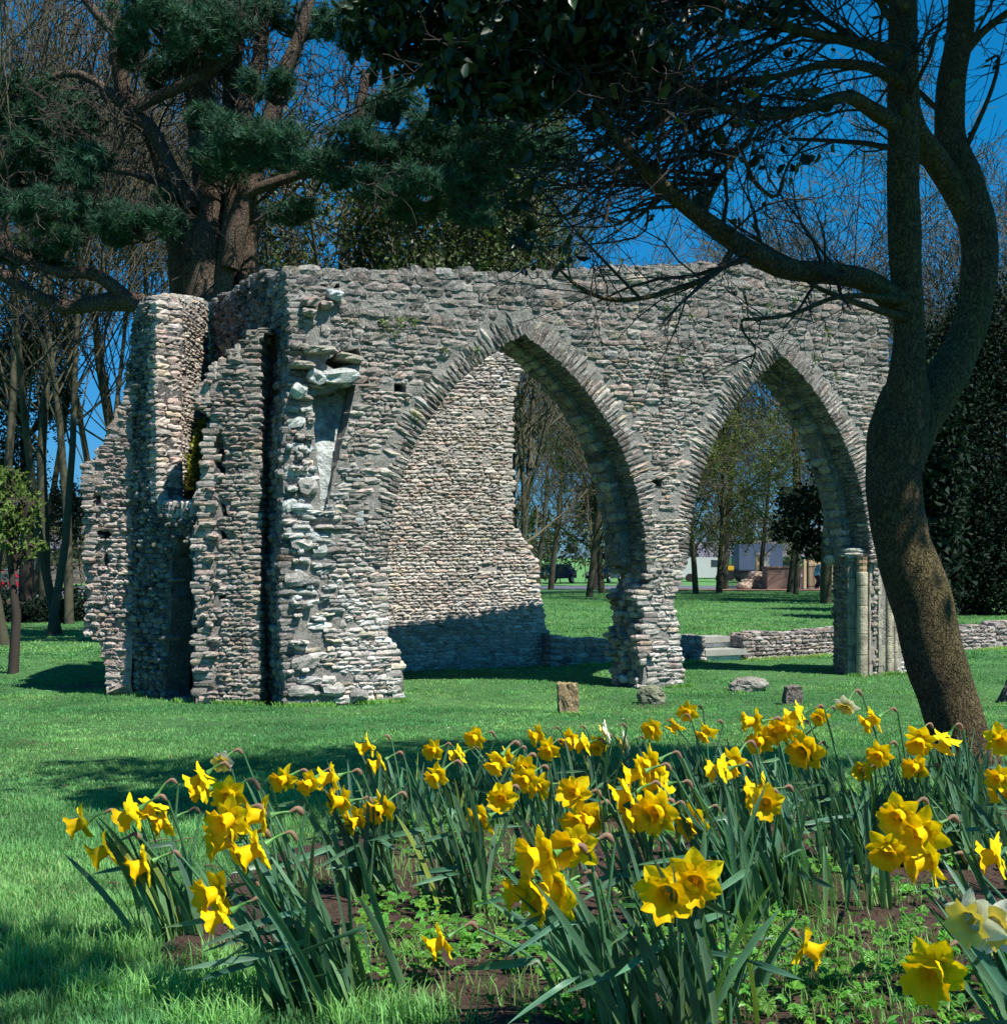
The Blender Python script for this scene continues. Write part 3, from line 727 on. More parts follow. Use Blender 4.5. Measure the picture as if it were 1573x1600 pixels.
    edge_stones(mb, WK, kr[::-1] , 0.6, kz, rough=0.4)
    mb.build('wall', [M['mortar'], M['stone']], ruin)
    # --- buttress pilaster ----------------------------------------------------------
    WB = Wall((-2.62, 13.05), (1, 0.0)); mb = MB()
    bl = WB.uvs([(306, 1099), (303, 1040), (308, 980), (302, 930), (308, 880), (304, 830), (310, 790), (303, 775), (318, 740), (316, 690), (330, 650), (301, 632), (309, 610), (308, 598), (327, 592), (330, 570), (352, 563), (356, 546), (376, 540)])
    bp = WB.uvs([(406, 1098)]) + WB.uvs([(406, 800), (404, 512), (390, 520)]) + bl[::-1]
    bh = [WB.uvs([(322, 660), (336, 655), (350, 700), (352, 745), (338, 730), (326, 700)]), WB.uvs([(344, 786), (353, 790), (356, 806), (346, 806)]), WB.uvs([(344, 828), (352, 834), (358, 850), (346, 842)]),
          WB.uvs([(338, 926), (352, 930), (344, 942)]), WB.uvs([(308, 962), (322, 966), (318, 976), (309, 976)])]
    def bz(uu, zz, n):
        base = np.where((uu > -0.42)[:, None], np.array([[0.30, 0.275, 0.25]]), np.array([[0.36, 0.315, 0.29]])) * (1 - 0.25 * sstep(2.4, 3.4, zz)[:, None])
        return rock_cols(n, base, 0.2, 0.35)
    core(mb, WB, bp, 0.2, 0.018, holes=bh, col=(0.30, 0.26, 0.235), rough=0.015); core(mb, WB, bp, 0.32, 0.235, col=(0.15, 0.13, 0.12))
    front_stones(mb, WB, bp, bz, holes=bh, prot=0.012, rough=lambda a, b: 0.03 + 0.6 * (1 - sstep(-0.52, -0.36, a)), sl=(0.08, 0.2))
    edge_stones(mb, WB, bl, 0.55, lambda a, b, n: rock_cols(n, (0.34, 0.30, 0.27), 0.3, 0.2), rough=0.4, sl=(0.08, 0.18))
    edge_stones(mb, WB, WB.uvs([(405, 515), (406, 800), (406, 1096)]), 0.5, bz, rough=0.1)
    edge_stones(mb, WB, bl[-1:] + WB.uvs([(390, 520), (405, 512)]), 0.55, bz, rough=0.4)
    mb.build('buttress', [M['mortar'], M['stone']], ruin)
    # --- stair turret -----------------------------------------------------------------
    WD = Wall((-3.307, 13.07), (-0.943, 0.90), flip=True); mb = MB()
    dl = WD.uvs([(212, 1088), (207, 1020), (205, 900), (204, 760), (200, 660), (195, 610), (203, 560), (208, 500), (218, 472), (226, 464)])
    dt = WD.uvs([(246, 468)]); di = WD.uvs([(244, 620), (247, 783), (275, 785), (301, 785)]); dr = WD.uvs([(302, 900), (303, 1098)])
    dp = dl + dt + di + dr
    door = WD.uvs([(256, 1088), (262, 1000), (267, 940), (267, 880), (273, 850), (283, 832), (292, 850), (298, 880), (299, 1000), (299, 1090)])
    tz = lambda a, b, n: rock_cols(n, (0.14, 0.14, 0.137), 0.4, 0.08)  # outer turret face: its shade is worked into the stone colour
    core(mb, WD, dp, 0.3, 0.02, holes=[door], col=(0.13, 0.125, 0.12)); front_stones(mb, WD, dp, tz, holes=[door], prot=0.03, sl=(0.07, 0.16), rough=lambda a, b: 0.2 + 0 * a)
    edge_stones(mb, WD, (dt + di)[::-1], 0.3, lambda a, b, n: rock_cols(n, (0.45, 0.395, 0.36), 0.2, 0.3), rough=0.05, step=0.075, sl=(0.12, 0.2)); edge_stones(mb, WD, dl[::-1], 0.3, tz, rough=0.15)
    # inner lit face of the turret, its right side towards the sun
    WA = Wall((-3.88, 13.62), (0, 1)); WA.w = np.array([-1.0, 0.0])
    za0 = 2.0; ap = [(0.0, za0)] + [(2.45, za0)] + WA.uvs([(323, 472), (300, 468), (270, 464), (250, 467)]) 
    ap[-1] = (0.0, 4.58)
    apc = [(0.5, za0)] + ap[1:-1] + [(0.5, 4.6)]
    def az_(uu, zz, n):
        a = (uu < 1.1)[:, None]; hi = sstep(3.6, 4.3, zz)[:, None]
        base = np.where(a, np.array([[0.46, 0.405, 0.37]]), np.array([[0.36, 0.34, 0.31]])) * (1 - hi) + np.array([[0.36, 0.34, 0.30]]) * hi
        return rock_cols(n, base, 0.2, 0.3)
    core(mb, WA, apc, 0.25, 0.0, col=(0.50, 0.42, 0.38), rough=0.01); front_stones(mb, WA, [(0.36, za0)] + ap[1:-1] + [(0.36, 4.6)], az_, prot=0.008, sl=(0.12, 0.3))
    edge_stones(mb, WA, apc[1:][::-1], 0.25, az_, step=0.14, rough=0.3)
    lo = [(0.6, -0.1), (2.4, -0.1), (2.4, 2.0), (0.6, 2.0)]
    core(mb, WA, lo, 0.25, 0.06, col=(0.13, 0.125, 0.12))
    # floor of the lost stair chamber, which darkens the doorway below
    fl = np.array([(-3.30, 13.2), (-3.84, 13.72), (-3.87, 16.0), (-3.7, 15.9), (-3.05, 14.5), (-2.75, 13.6)]); n = len(fl)
    V = np.concatenate([np.c_[fl, np.full(n, 2.08)], np.c_[fl, np.full(n, 2.24)]])
    V[n:, 2] += 0.02 * rng.standard_normal(n)
    t = np.array(tessellate_polygon([[Vector((*p, 0)) for p in fl]])); i = np.arange(n); j = (i + 1) % n
    mb.add(V, np.stack([i, j, j + n, i + n], -1), np.concatenate([t, t + n]), c=(0.4, 0.36, 0.33))
    mb.build('turret', [M['mortar'], M['stone']], ruin)
    # --- stepped broken stub at the far left ---------------------------------------------
    WC = Wall((-4.25, 13.95), (-1.0, 0.12), flip=True); mb = MB()
    cl = WC.uvs([(168, 1082), (166, 1040), (158, 1010), (150, 1000), (132, 990), (136, 930), (130, 880), (134, 820), (128, 770), (131, 724), (150, 722), (153, 700), (166, 690), (168, 668), (180, 655), (182, 640), (192, 634), (197, 606), (206, 596)])
    cp = WC.uvs([(208, 1088)]) + cl + []
    cz = lambda a, b, n: rock_cols(n, np.array([[0.36, 0.315, 0.29]]) * (1 - 0.25 * sstep(1.8, 3.0, b)[:, None]), 0.22, 0.4)
    ch_ = [WC.uvs([(150, 830), (170, 826), (176, 838), (160, 842)]), WC.uvs([(146, 775), (156, 772), (158, 786), (148, 790)]), WC.uvs([(160, 860), (166, 865), (170, 882), (162, 884)])]
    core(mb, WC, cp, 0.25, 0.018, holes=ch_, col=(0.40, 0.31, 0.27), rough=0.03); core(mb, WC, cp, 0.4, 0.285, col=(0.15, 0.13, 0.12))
    front_stones(mb, WC, cp, cz, holes=ch_, prot=0.014, rough=lambda a, b: 0.08 + 0.6 * sstep(0.3, 0.5, a), sl=(0.08, 0.22))
    edge_stones(mb, WC, cl[::-1], 0.65, cz, rough=0.25, sl=(0.1, 0.2))
    mb.build('wall', [M['mortar'], M['stone']], ruin)
    # --- right respond with its dressed shafts --------------------------------------------
    mb = MB(); md = MB()
    pl = np.array([(4.60, 16.95), (4.62, 16.34), (4.86, 16.30), (5.12, 16.50), (5.34, 16.60), (5.66, 16.78), (5.9, 17.3), (5.0, 17.6)])
    n = len(pl); zt = 1.60
    V = np.concatenate([np.c_[pl, np.full(n, -0.1)], np.c_[pl, np.full(n, zt)]]); i = np.arange(n); j = (i + 1) % n
    mb.add(V, np.stack([i, j, j + n, i + n], -1), c=(0.28, 0.26, 0.23))
    t = np.array(tessellate_polygon([[Vector((*p, 0)) for p in pl]])); mb.add(V[n:], None, t, c=(0.3, .28, .25))
    def seg(a, b, colb, frac=(0, 1), sl=(0.07, 0.16), z1=zt):
        a = np.array(a, float); b = np.array(b, float); W = Wall(a, b - a); L = np.linalg.norm(b - a)
        W.w = np.array([-W.u[1], W.u[0]])
        front_stones(mb, W, [(L * frac[0], 0), (L * frac[1], 0), (L * frac[1], z1), (L * frac[0], z1)], lambda a_, b_, k: rock_cols(k, colb, 0.25, 0.15), sl=sl, prot=0.02, ch=(0.05, 0.075), d0=-0.01)
        return W, L
    seg(pl[0], pl[1], (0.22, 0.21, 0.19)); seg(pl[1], pl[2], (0.20, 0.19, 0.18), (0.45, 1)); seg(pl[2], pl[3], (0.25, 0.23, 0.20), (0.25, 0.8)); seg(pl[4], pl[5], (0.46, 0.44, 0.43)); seg(pl[5], pl[6], (0.3, 0.28, 0.26))
    mb.build('pier', [M['mortar'], M['stone']], ruin)
    def ashlar(p0, p1, th, z0=-0.05, z1=zt, hh=(0.16, 0.3), jog=0.05, c=(1, 1, 1)):
        p0 = np.array(p0, float); p1 = np.array(p1, float); W = Wall(p0, p1 - p0); W.w = np.array([-W.u[1], W.u[0]]); L = np.linalg.norm(p1 - p0); z = z0
        while z < z1 - 0.02:
            h = min(rng.uniform(*hh), z1 - z); e = rng.uniform(-jog, jog)
            q = [(0.002, z + 0.004), (L + e, z + 0.004), (L + e, z + h - 0.004), (0.002, z + h - 0.004)]
            f = W.P([a[0] for a in q], -0.028 + rng.uniform(-.004, .004), [a[1] for a in q]); b = W.P([a[0] for a in q], th, [a[1] for a in q])
            md.add(np.concatenate([f, b]), [(0, 1, 2, 3), (4, 7, 6, 5), (0, 4, 5, 1), (1, 5, 6, 2), (2, 6, 7, 3), (3, 7, 4, 0)], c=np.array(c) * rng.uniform(0.8, 1.15)); z += h
    ashlar(pl[1], pl[1] + 0.4 * (pl[2] - pl[1]), 0.08, c=(0.6, 0.62, 0.62))
    ashlar(pl[2] + 0.1 * (pl[3] - pl[2]), pl[2] + 0.33 * (pl[3] - pl[2]), 0.08, c=(0.9, 0.9, 0.95)); ashlar(pl[2] + 0.72 * (pl[3] - pl[2]), pl[3], 0.08, c=(0.8, 0.85, 0.85))
    ashlar(pl[3] + 0.45 * (pl[4] - pl[3]), pl[4] + (0.06, 0.03), 0.08, c=(0.95, 1.0, 1.05))
    md.build('quoins', M['dressed'], ruin)
    def shaft(c, r, z0, z1, kk=16):
        ms = MB(); z = z0
        while z < z1 - 0.02:
            h = min(rng.uniform(0.26, 0.38), z1 - z)
            rr = r * rng.uniform(0.98, 1.02); zz = [z + 0.003, z + 0.012, z + h - 0.012, z + h - 0.003]
            P = np.array([(c[0], c[1], a) for a in zz]); tubes(ms, P, np.array([rr * .95, rr, rr, rr * .95]), kk, c=np.array([1.2, 1.18, 1.1]) * rng.uniform(0.72, 1.1), cap=True); z += h
        return ms.build('shaft', M['dressed'], ruin, smooth=False)
    shaft((4.79, 16.25), 0.074, -0.05, 1.40); shaft((5.24, 16.55), 0.045, -0.05, zt); shaft((5.34, 16.58), 0.03, -0.05, zt)
    ms = MB(); tubes(ms, np.array([(4.79, 16.26, z) for z in (1.40, 1.44, 1.48, 1.52, 1.56, 1.60)]), np.array([.06, .07, .062, .075, .07, .08]), 9, c=(1.0, .75, .6), cap=True); ms.build('broken_capital', M['dressed'], ruin)
    mc = MB()
    for (z, hh, g) in ((1.625, 0.035, 0.09), (1.685, 0.028, 0.05)):
        cc = pl[:6].mean(0); q = [cc + (p - cc) * (1 + g) for p in pl]
        mid = resample([tuple(p) for p in q[:6]], 0.3, closed=False)
        for a, b in zip(mid[:-1], mid[1:]):
            d = nrm(b - a); w = np.array([-d[1], d[0]]); L = np.linalg.norm(b - a); c0 = (a + b) / 2 + w * 0.14
            add_stones(mc, np.array([[c0[0], c0[1], z]]), np.array([[d[0], d[1], 0]]) * L * 0.52, np.array([[w[0], w[1], 0]]) * 0.17, np.array([[0, 0, hh]]), rock_cols(1, (0.36, 0.38, 0.34), 0.15, 0))
    pl2 = np.concatenate([np.c_[pl * 1.0, np.full(n, 1.60)], np.c_[pl, np.full(n, 1.70)]]); mc.add(pl2, np.stack([i, j, j + n, i + n], -1), np.concatenate([t, t + n]), c=(.3, .3, .27))
    mc.build('capital', [M['mortar'], M['stone']], ruin)
    # --- low wall behind, with its two steps -----------------------------------------------
    WL = Wall((3.08, 18.65), (UX, UY))
    def lowwall(name, label, ua, ub, zt_):
        th = thing(name, label, 'wall', WL.P((ua + ub) / 2, 0, 0)); mb = MB()
        k = max(2, int((ub - ua) / 0.3)); tp = [(u_, zt_ + 0.02 * rng.standard_normal()) for u_ in np.linspace(ub, ua, k)]
        po = [(ua, -0.1), (ub, -0.1)] + tp
        lc = lambda a, b, n: rock_cols(n, (0.30, 0.27, 0.26), 0.3, 0.2)
        core(mb, WL, po, 0.32, 0.005, col=(0.30, 0.28, 0.26)); front_stones(mb, WL, po, lc, prot=0.008, sl=(0.09, 0.24), ch=(0.05, 0.08), wob=0.01)
        edge_stones(mb, WL, tp[::-1], 0.35, lc, step=0.22, thick=0.03, prot=0.01); edge_stones(mb, WL, [(ua, -0.1), (ua, zt_)], 0.35, lc, step=0.1); edge_stones(mb, WL, [(ub, zt_), (ub, -0.1)], 0.35, lc, step=0.1)
        o = mb.build('masonry', [M['mortar'], M['stone']]); o.parent = th; o.location = tuple(-np.array(th.location))
    g0, g1 = WL.uv(1101, 1010)[0], WL.uv(1162, 1010)[0]
    lowwall('low_wall', 'low rubble wall from the rear wall of the ruin to the stone steps', WL.uv(860, 1040)[0], g0, 0.37)
    lowwall('low_wall', 'low rubble wall from the stone steps to beyond the leaning tree', g1, WL.uv(1554, 1000)[0], 0.38)
    lowwall('low_wall', 'taller dark end stretch of low wall at the right edge', WL.uv(1556, 1000)[0], WL.uv(1700, 1000)[0], 0.44)
    st = thing('stone_steps', 'two grey slab steps in the gap of the low wall', 'steps', WL.P((g0 + g1) / 2, 0, 0))
    for zt2, dd in ((0.165, -0.02), (0.345, 0.30)):
        ms = MB(); q = [(g0 + 0.0, zt2 - 0.09), (g1 + 0.02 + (0.04 if dd < 0 else -0.05), zt2 - 0.09), (g1 + (0.04 if dd < 0 else -0.05), zt2), (g0, zt2)]
        f = WL.P([a[0] for a in q], dd, [a[1] for a in q]); b = WL.P([a[0] for a in q], dd + 0.36, [a[1] for a in q])
        ms.add(np.concatenate([f, b]), [(0, 1, 2, 3), (4, 7, 6, 5), (0, 4, 5, 1), (1, 5, 6, 2), (2, 6, 7, 3), (3, 7, 4, 0)])
        f2 = WL.P([g0, g1, g1, g0], dd + 0.05, [zt2 - 0.17, zt2 - 0.17, zt2 - 0.092, zt2 - 0.092]); b2 = WL.P([g0, g1, g1, g0], dd + 0.34, [zt2 - 0.17, zt2 - 0.17, zt2 - 0.092, zt2 - 0.092])
        ms.add(np.concatenate([f2, b2]), [(0, 1, 2, 3), (4, 7, 6, 5), (0, 4, 5, 1), (1, 5, 6, 2), (2, 6, 7, 3), (3, 7, 4, 0)], m=1)
        o = ms.build('step', [M['slate'], M['mortar']]); o.parent = st; o.location = tuple(-np.array(st.location))
    return WM, WA
WM, WA = build_ruin()

# loose stones on the lawn
def rock(name, label, cat, base, sx, sy, sz, seed, col, mat='stone', boxy=0.6, tilt=(0, 0), rz=0.0, flat=None):
    import bmesh
    bm = bmesh.new(); bmesh.ops.create_cube(bm, size=2); bmesh.ops.subdivide_edges(bm, edges=bm.edges[:], cuts=9, use_grid_fill=True)
    v = np.array([tuple(a.co) for a in bm.verts]); q = np.array([[a.index for a in f.verts] for f in bm.faces]); bm.free()
    p = nrm(v) * 1.15; v = v * boxy + p * (1 - boxy)
    v = v * (1 + 0.16 * vnoise(v * 1.3 + seed, seed)[:, None] + 0.07 * vnoise(v * 4 + seed, seed)[:, None] + 0.03 * vnoise(v * 10, seed)[:, None])
    v = v * np.array([sx, sy, sz]); v[:, 2] += sz * 0.82
    a, b = tilt; v[:, 0] += v[:, 2] * a; v[:, 1] += v[:, 2] * b
    ca, sa = math.cos(rz), math.sin(rz); x = v[:, 0].copy(); v[:, 0] = ca * x - sa * v[:, 1]; v[:, 1] = sa * x + ca * v[:, 1]
    mb = MB(); mb.add(v, q, c=col); o = mb.build(name, M[mat]); o.location = tuple(float(t) for t in base); tag(o, label, cat); return o
rock('stone_stump', 'short squared stone post with orange lichen in front of the first arch', 'stone stump', on_ground(888, 1116), 0.095, 0.09, 0.165, 3, (0.34, 0.24, 0.12), boxy=0.95, tilt=(-0.05, 0))
rock('rock', 'small mossy grey rock at the foot of the middle pier', 'rock', on_ground(1018, 1099), 0.14, 0.12, 0.10, 11, (0.20, 0.21, 0.13), boxy=0.3)
rock('rock', 'flat tilted grey slab lying on the lawn before the second arch', 'rock', on_ground(1166, 1080), 0.20, 0.15, 0.085, 23, (0.28, 0.26, 0.22), boxy=0.35, tilt=(0.4, 0))
rock('stone_stump', 'squat dark square stone stump behind the daffodils', 'stone stump', on_ground(1238, 1103), 0.085, 0.085, 0.115, 31, (0.16, 0.13, 0.11), boxy=0.95)
rock('standing_stone', 'dark leaning stone at the right edge of the lawn', 'standing stone', on_ground(1577, 1100), 0.13, 0.10, 0.17, 41, (0.09, 0.09, 0.08), boxy=0.7, tilt=(0.5, 0))
for (x, y, s) in ((30, 1500, 0), ): pass

# plants rooted on the walls
def leaf_cards(mb, P, size, r=rng, col=None, up=0.3, aspect=0.6, fold=0.15):
    n = len(P); d = nrm(r.standard_normal((n, 3)) + np.array([0, 0, up * 0])); s = nrm(np.cross(d, r.standard_normal((n, 3)))); nn = np.cross(d, s)
    L = (size * (0.6 + 0.8 * r.random(n)))[:, None]; w = L * aspect / 2
    a = P; b = P + d * L * 0.45 + s * w + nn * L * fold; c = P + d * L; e = P + d * L * 0.45 - s * w + nn * L * fold
    V = np.stack([a, b, c, e], 1).reshape(-1, 3)
    if col is None: col = (0.7 + 0.6 * r.random((n, 1))) * np.ones((1, 3))
    i = np.arange(n)[:, None] * 4
    mb.add(V, None, np.concatenate([i + [[0, 1, 2]], i + [[0, 2, 3]]]), c=np.repeat(col, 4, 0))
def wall_plants():
    mb = MB(); pts = []
    for k in range(1500):
        t = rng.random() ** 0.8; y = 655 + t * 108; x = 306 - 14 * t + rng.normal() * (3 + 6 * t) * 0.8
        U, Z = WA.uv(min(max(x, 284), 318), y); p = WA.P(U, -0.06 - 0.04 * rng.random(), Z); pts.append(p)
    P = np.array(pts); leaf_cards(mb, P, np.full(len(P), 0.045), aspect=0.8)
    o = mb.build('ivy', M['wallfern']); tag(o, 'yellow green ivy hanging on the inner turret wall', 'ivy')
    for (spots, mt, label, cat, nm) in (
        ([(598, 505), (616, 520), (625, 502), (646, 502), (690, 545), (742, 545), (1060, 560), (1040, 487), (646, 648), (1200, 480), (1302, 584), (1290, 520), (1272, 560), (1240, 470), (1080, 495)], 'spring', 'scattered small green weeds rooted in the arcade wall joints', 'weeds', 'weeds'),):
        mb = MB()
        for (x, y) in spots:
            U, Z = WM.uv(x, y); k = 22; P = WM.P(U + 0.03 * rng.standard_normal(k), -0.03 - 0.02 * rng.random(k), Z + 0.035 * rng.standard_normal(k)); leaf_cards(mb, P, np.full(k, 0.04), aspect=0.4)
        o = mb.build(nm, M[mt]); o['kind'] = 'stuff'; tag(o, label, cat)
wall_plants()
# ------------------------------------------------------------------ trees
def grow(r, P0, D0, L0, R0, nch, ang=(0.4, 1.0), lr=0.62, rr=0.55, n=6, wander=0.13, up=0.04, t0=0.25, end=0.35, rmin=0.0, lev0=0):
    out = []
    P0 = np.asarray(P0, float); D0 = nrm(np.asarray(D0, float)); L0 = np.asarray(L0, float); R0 = np.asarray(R0, float)
    for lev in range(len(nch) + 1):
        B = len(P0); pts = np.zeros((B, n, 3)); ds = np.zeros((B, n, 3)); d = D0.copy(); p = P0.copy(); seg = (L0 / (n - 1))[:, None]
        pts[:, 0] = p; ds[:, 0] = d
        for i in range(1, n):
            d = nrm(d + wander * (1 + 0.3 * lev) * r.standard_normal((B, 3)) + np.array([0, 0, up])); p = p + d * seg; pts[:, i] = p; ds[:, i] = d
        rad = np.maximum(R0[:, None] * np.linspace(1, end if lev < len(nch) else 0.3, n)[None], rmin)
        out.append((pts, rad))
        if lev == len(nch): break
        k = nch[lev]; par = np.repeat(np.arange(B), k); t = (t0 + (1 - t0) * (np.tile(np.arange(k), B) + r.random(B * k)) / k) * (n - 1) * 0.999
        i = t.astype(int); f = (t - i)[:, None]
        P0 = pts[par, i] * (1 - f) + pts[par, i + 1] * f; dd = ds[par, i]
        perp = nrm(np.cross(dd, r.standard_normal((B * k, 3)))); a = r.uniform(*ang, B * k)[:, None]
        D0n = nrm(dd * np.cos(a) + perp * np.sin(a)); tt = t / (n - 1)
        L0 = L0[par] * lr * (1.2 - 0.6 * tt) * r.uniform(0.7, 1.25, B * k)
        R0 = np.maximum((rad[par, i]) * rr * r.uniform(0.7, 1.1, B * k), rmin); D0 = D0n
    return out
def polylimb(mb, px, k=8, c=None, per=5, wob=0.0):
    """px rows: (x, y, width in photo px, depth Y)"""
    a = np.array(px, float); pts = np.array([ray(x, y, Y) for x, y, w, Y in a]); rad = a[:, 2] / 2 / F * a[:, 3]
    q = catmull(np.c_[pts, rad], per); P, R = q[:, :3], np.maximum(q[:, 3], 0.002)
    if wob: R = R * (1 + wob * vnoise(P * 9, 77)); P = P + (wob * R[:, None]) * 0.7 * np.stack([vnoise(P * 5, s_) for s_ in (1, 2, 3)], -1)
    tubes(mb, P, R, k, c=c); return P, R
def sprout(r, P, R, cnt, L, nch, t0=0.1, rfrac=0.4, **kw):
    t = (t0 + (1 - t0) * np.sort(r.random(cnt))) * (len(P) - 1.001); i = t.astype(int); f = (t - i)[:, None]
    p = P[i] * (1 - f) + P[i + 1] * f; d = nrm(P[i + 1] - P[i]); perp = nrm(np.cross(d, r.standard_normal((cnt, 3)))); a = r.uniform(0.5, 1.3, cnt)[:, None]
    return grow(r, p, d * np.cos(a) + perp * np.sin(a), L * r.uniform(0.5, 1.3, cnt), np.clip(R[i] * rfrac, 0.004, 1e9) * r.uniform(0.5, 1.0, cnt), nch, **kw)

# ---- the big forked evergreen in the foreground
def near_tree():
    base = on_ground(1527, 1262)
    root = thing('evergreen_tree', 'leaning forked tree with dark fissured trunk and long bare branches over the daffodils', 'tree', base)
    r = np.random.default_rng(5)
    bx = lambda mb, nm, m, sm=True: (lambda o: (setattr(o, 'location', tuple(-base)), o)[1])(mb.build(nm, m, root, smooth=sm))
    mt = MB()
    D = 5.3
    tr = [(1560, 1310, 190, 5.22), (1545, 1275, 140, 5.24), (1530, 1240, 108, 5.27), (1508, 1180, 95, 5.3), (1488, 1115, 90, 5.3), (1461, 1030, 90, 5.3), (1439, 940, 92, 5.3), (1410, 849, 88, 5.3), (1396, 760, 84, 5.3), (1402, 690, 90, 5.3), (1410, 640, 84, 5.3), (1418, 600, 62, 5.3), (1420, 570, 36, 5.3), (1420, 548, 14, 5.3)]
    L = [(1397, 750, 74, 5.28), (1404, 670, 70, 5.28), (1414, 600, 58, 5.26), (1420, 540, 50, 5.25), (1419, 480, 46, 5.25), (1413, 390, 50, 5.25), (1411, 260, 50, 5.25), (1411, 130, 47, 5.25), (1410, 0, 42, 5.25), (1408, -180, 38, 5.2), (1395, -400, 28, 5.1), (1370, -620, 16, 5.0)]
    Rr = [(1400, 745, 70, 5.34), (1424, 680, 72, 5.38), (1455, 625, 70, 5.42), (1486, 575, 62, 5.45), (1515, 510, 54, 5.48), (1529, 430, 54, 5.5), (1526, 350, 56, 5.52), (1508, 285, 54, 5.55), (1484, 215, 46, 5.58), (1486, 130, 44, 5.6), (1499, 50, 41, 5.6), (1506, -80, 38, 5.6), (1520, -300, 28, 5.5), (1545, -520, 14, 5.4)]
    Pt, Rt = polylimb(mt, tr, 18, wob=0.06, per=7)
    PL, RL = polylimb(mt, L, 14, wob=0.06); PR, RR_ = polylimb(mt, Rr, 14, wob=0.06)
    polylimb(mt, [(1418, 150, 30, 5.27), (1432, 205, 34, 5.35), (1462, 250, 40, 5.45), (1492, 300, 40, 5.5), (1512, 345, 34, 5.52), (1522, 390, 18, 5.52)], 10)
    bx(mt, 'trunk', M['bark_near'])
    md = MB(); limbs = []
    limb_px = [
        [(1408, 478, 44, 5.25), (1352, 438, 36, 5.15), (1292, 426, 34, 5.0), (1232, 420, 34, 4.9), (1180, 398, 34, 4.8), (1122, 360, 31, 4.7), (1060, 312, 27, 4.6), (1010, 270, 24, 4.5), (975, 228, 20, 4.4), (950, 190, 15, 4.4), (915, 120, 11, 4.3), (870, 40, 8, 4.2), (830, -60, 5, 4.1)],
        [(1405, 196, 30, 5.25), (1368, 175, 25, 5.1), (1330, 152, 21, 5.0), (1295, 156, 18, 4.9), (1240, 176, 16, 4.8), (1180, 180, 15, 4.7), (1128, 168, 13, 4.6), (1080, 140, 11, 4.5), (1000, 100, 9, 4.4), (900, 40, 6, 4.2)],
        [(1412, 496, 14, 5.2), (1352, 478, 10, 5.0), (1290, 455, 8, 4.9), (1262, 440, 6, 4.8)],
        [(1412, 470, 16, 5.2), (1350, 462, 9, 5.0), (1300, 466, 8, 4.9), (1240, 490, 7, 4.8), (1185, 498, 6, 4.7), (1160, 500, 5, 4.7), (1162, 520, 4, 4.7), (1180, 545, 3.5, 4.7), (1172, 575, 3, 4.7)],
        [(1142, 393, 12, 4.75), (1115, 428, 10, 4.7), (1060, 450, 9, 4.6), (1000, 466, 8, 4.5), (945, 466, 7, 4.5), (900, 445, 6, 4.4), (868, 415, 4, 4.4), (840, 395, 3, 4.4)],
        [(1412, 90, 28, 5.2), (1370, 75, 22, 5.1), (1320, 62, 18, 5.0), (1260, 50, 15, 4.9), (1190, 30, 12, 4.8), (1100, -10, 9, 4.6)],
        [(1410, 130, 24, 5.2), (1360, 105, 18, 5.1), (1290, 100, 14, 4.9), (1220, 118, 11, 4.8), (1140, 128, 9, 4.7), (1050, 150, 7, 4.5), (960, 170, 5, 4.4)],
        [(1100, 330, 12, 4.7), (1115, 295, 9, 4.7), (1150, 240, 8, 4.7), (1178, 200, 7, 4.7), (1188, 150, 6, 4.8)],
        [(1155, 228, 6, 4.7), (1180, 285, 6, 4.7), (1215, 305, 5, 4.8), (1235, 250, 4, 4.8), (1300, 190, 4, 5.0)],
        [(1412, 10, 26, 5.2), (1350, -30, 18, 5.0), (1250, -60, 14, 4.8), (1100, -100, 10, 4.5), (900, -120, 7, 4.2)],
        [(1500, 90, 16, 5.6), (1535, 50, 13, 5.6), (1580, 15, 11, 5.6), (1640, -30, 8, 5.6)],
        [(1412, 40, 14, 5.25), (1385, 20, 12, 5.2), (1370, -10, 10, 5.2)],
        [(1495, 260, 10, 5.55), (1545, 150, 7, 5.5), (1560, 90, 5, 5.5), (1540, 95, 4, 5.5)],
    ]
    for lp in limb_px: limbs.append(polylimb(md, lp, 9, wob=0.09))
    bx(md, 'branch', M['bark_near'])
    mtw = MB()
    def add(levels, ks):
        for (p, rad), k in zip(levels, ks): tubes(mtw, p, rad, k)
    tips = []
    spec = [(0, 40, 0.55), (1, 26, 0.5), (2, 5, 0.3), (3, 10, 0.22), (4, 14, 0.26), (5, 30, 0.5), (6, 34, 0.5), (7, 8, 0.4), (8, 6, 0.3), (9, 26, 0.55), (10, 10, 0.5), (12, 8, 0.3)]
    for i, cnt, Ln in spec:
        P, R = limbs[i]; lv = sprout(r, P, R, cnt, Ln, [4, 3] if Ln > 0.35 else [3, 2], t0=0.12, rfrac=0.28, wander=0.16, up=0.0, rmin=0.0014, lr=0.6)
        add(lv, [4, 3, 3]); tips.append(lv[-1][0][:, 2:].reshape(-1, 3)); tips.append(lv[1][0][:, 4:].reshape(-1, 3))
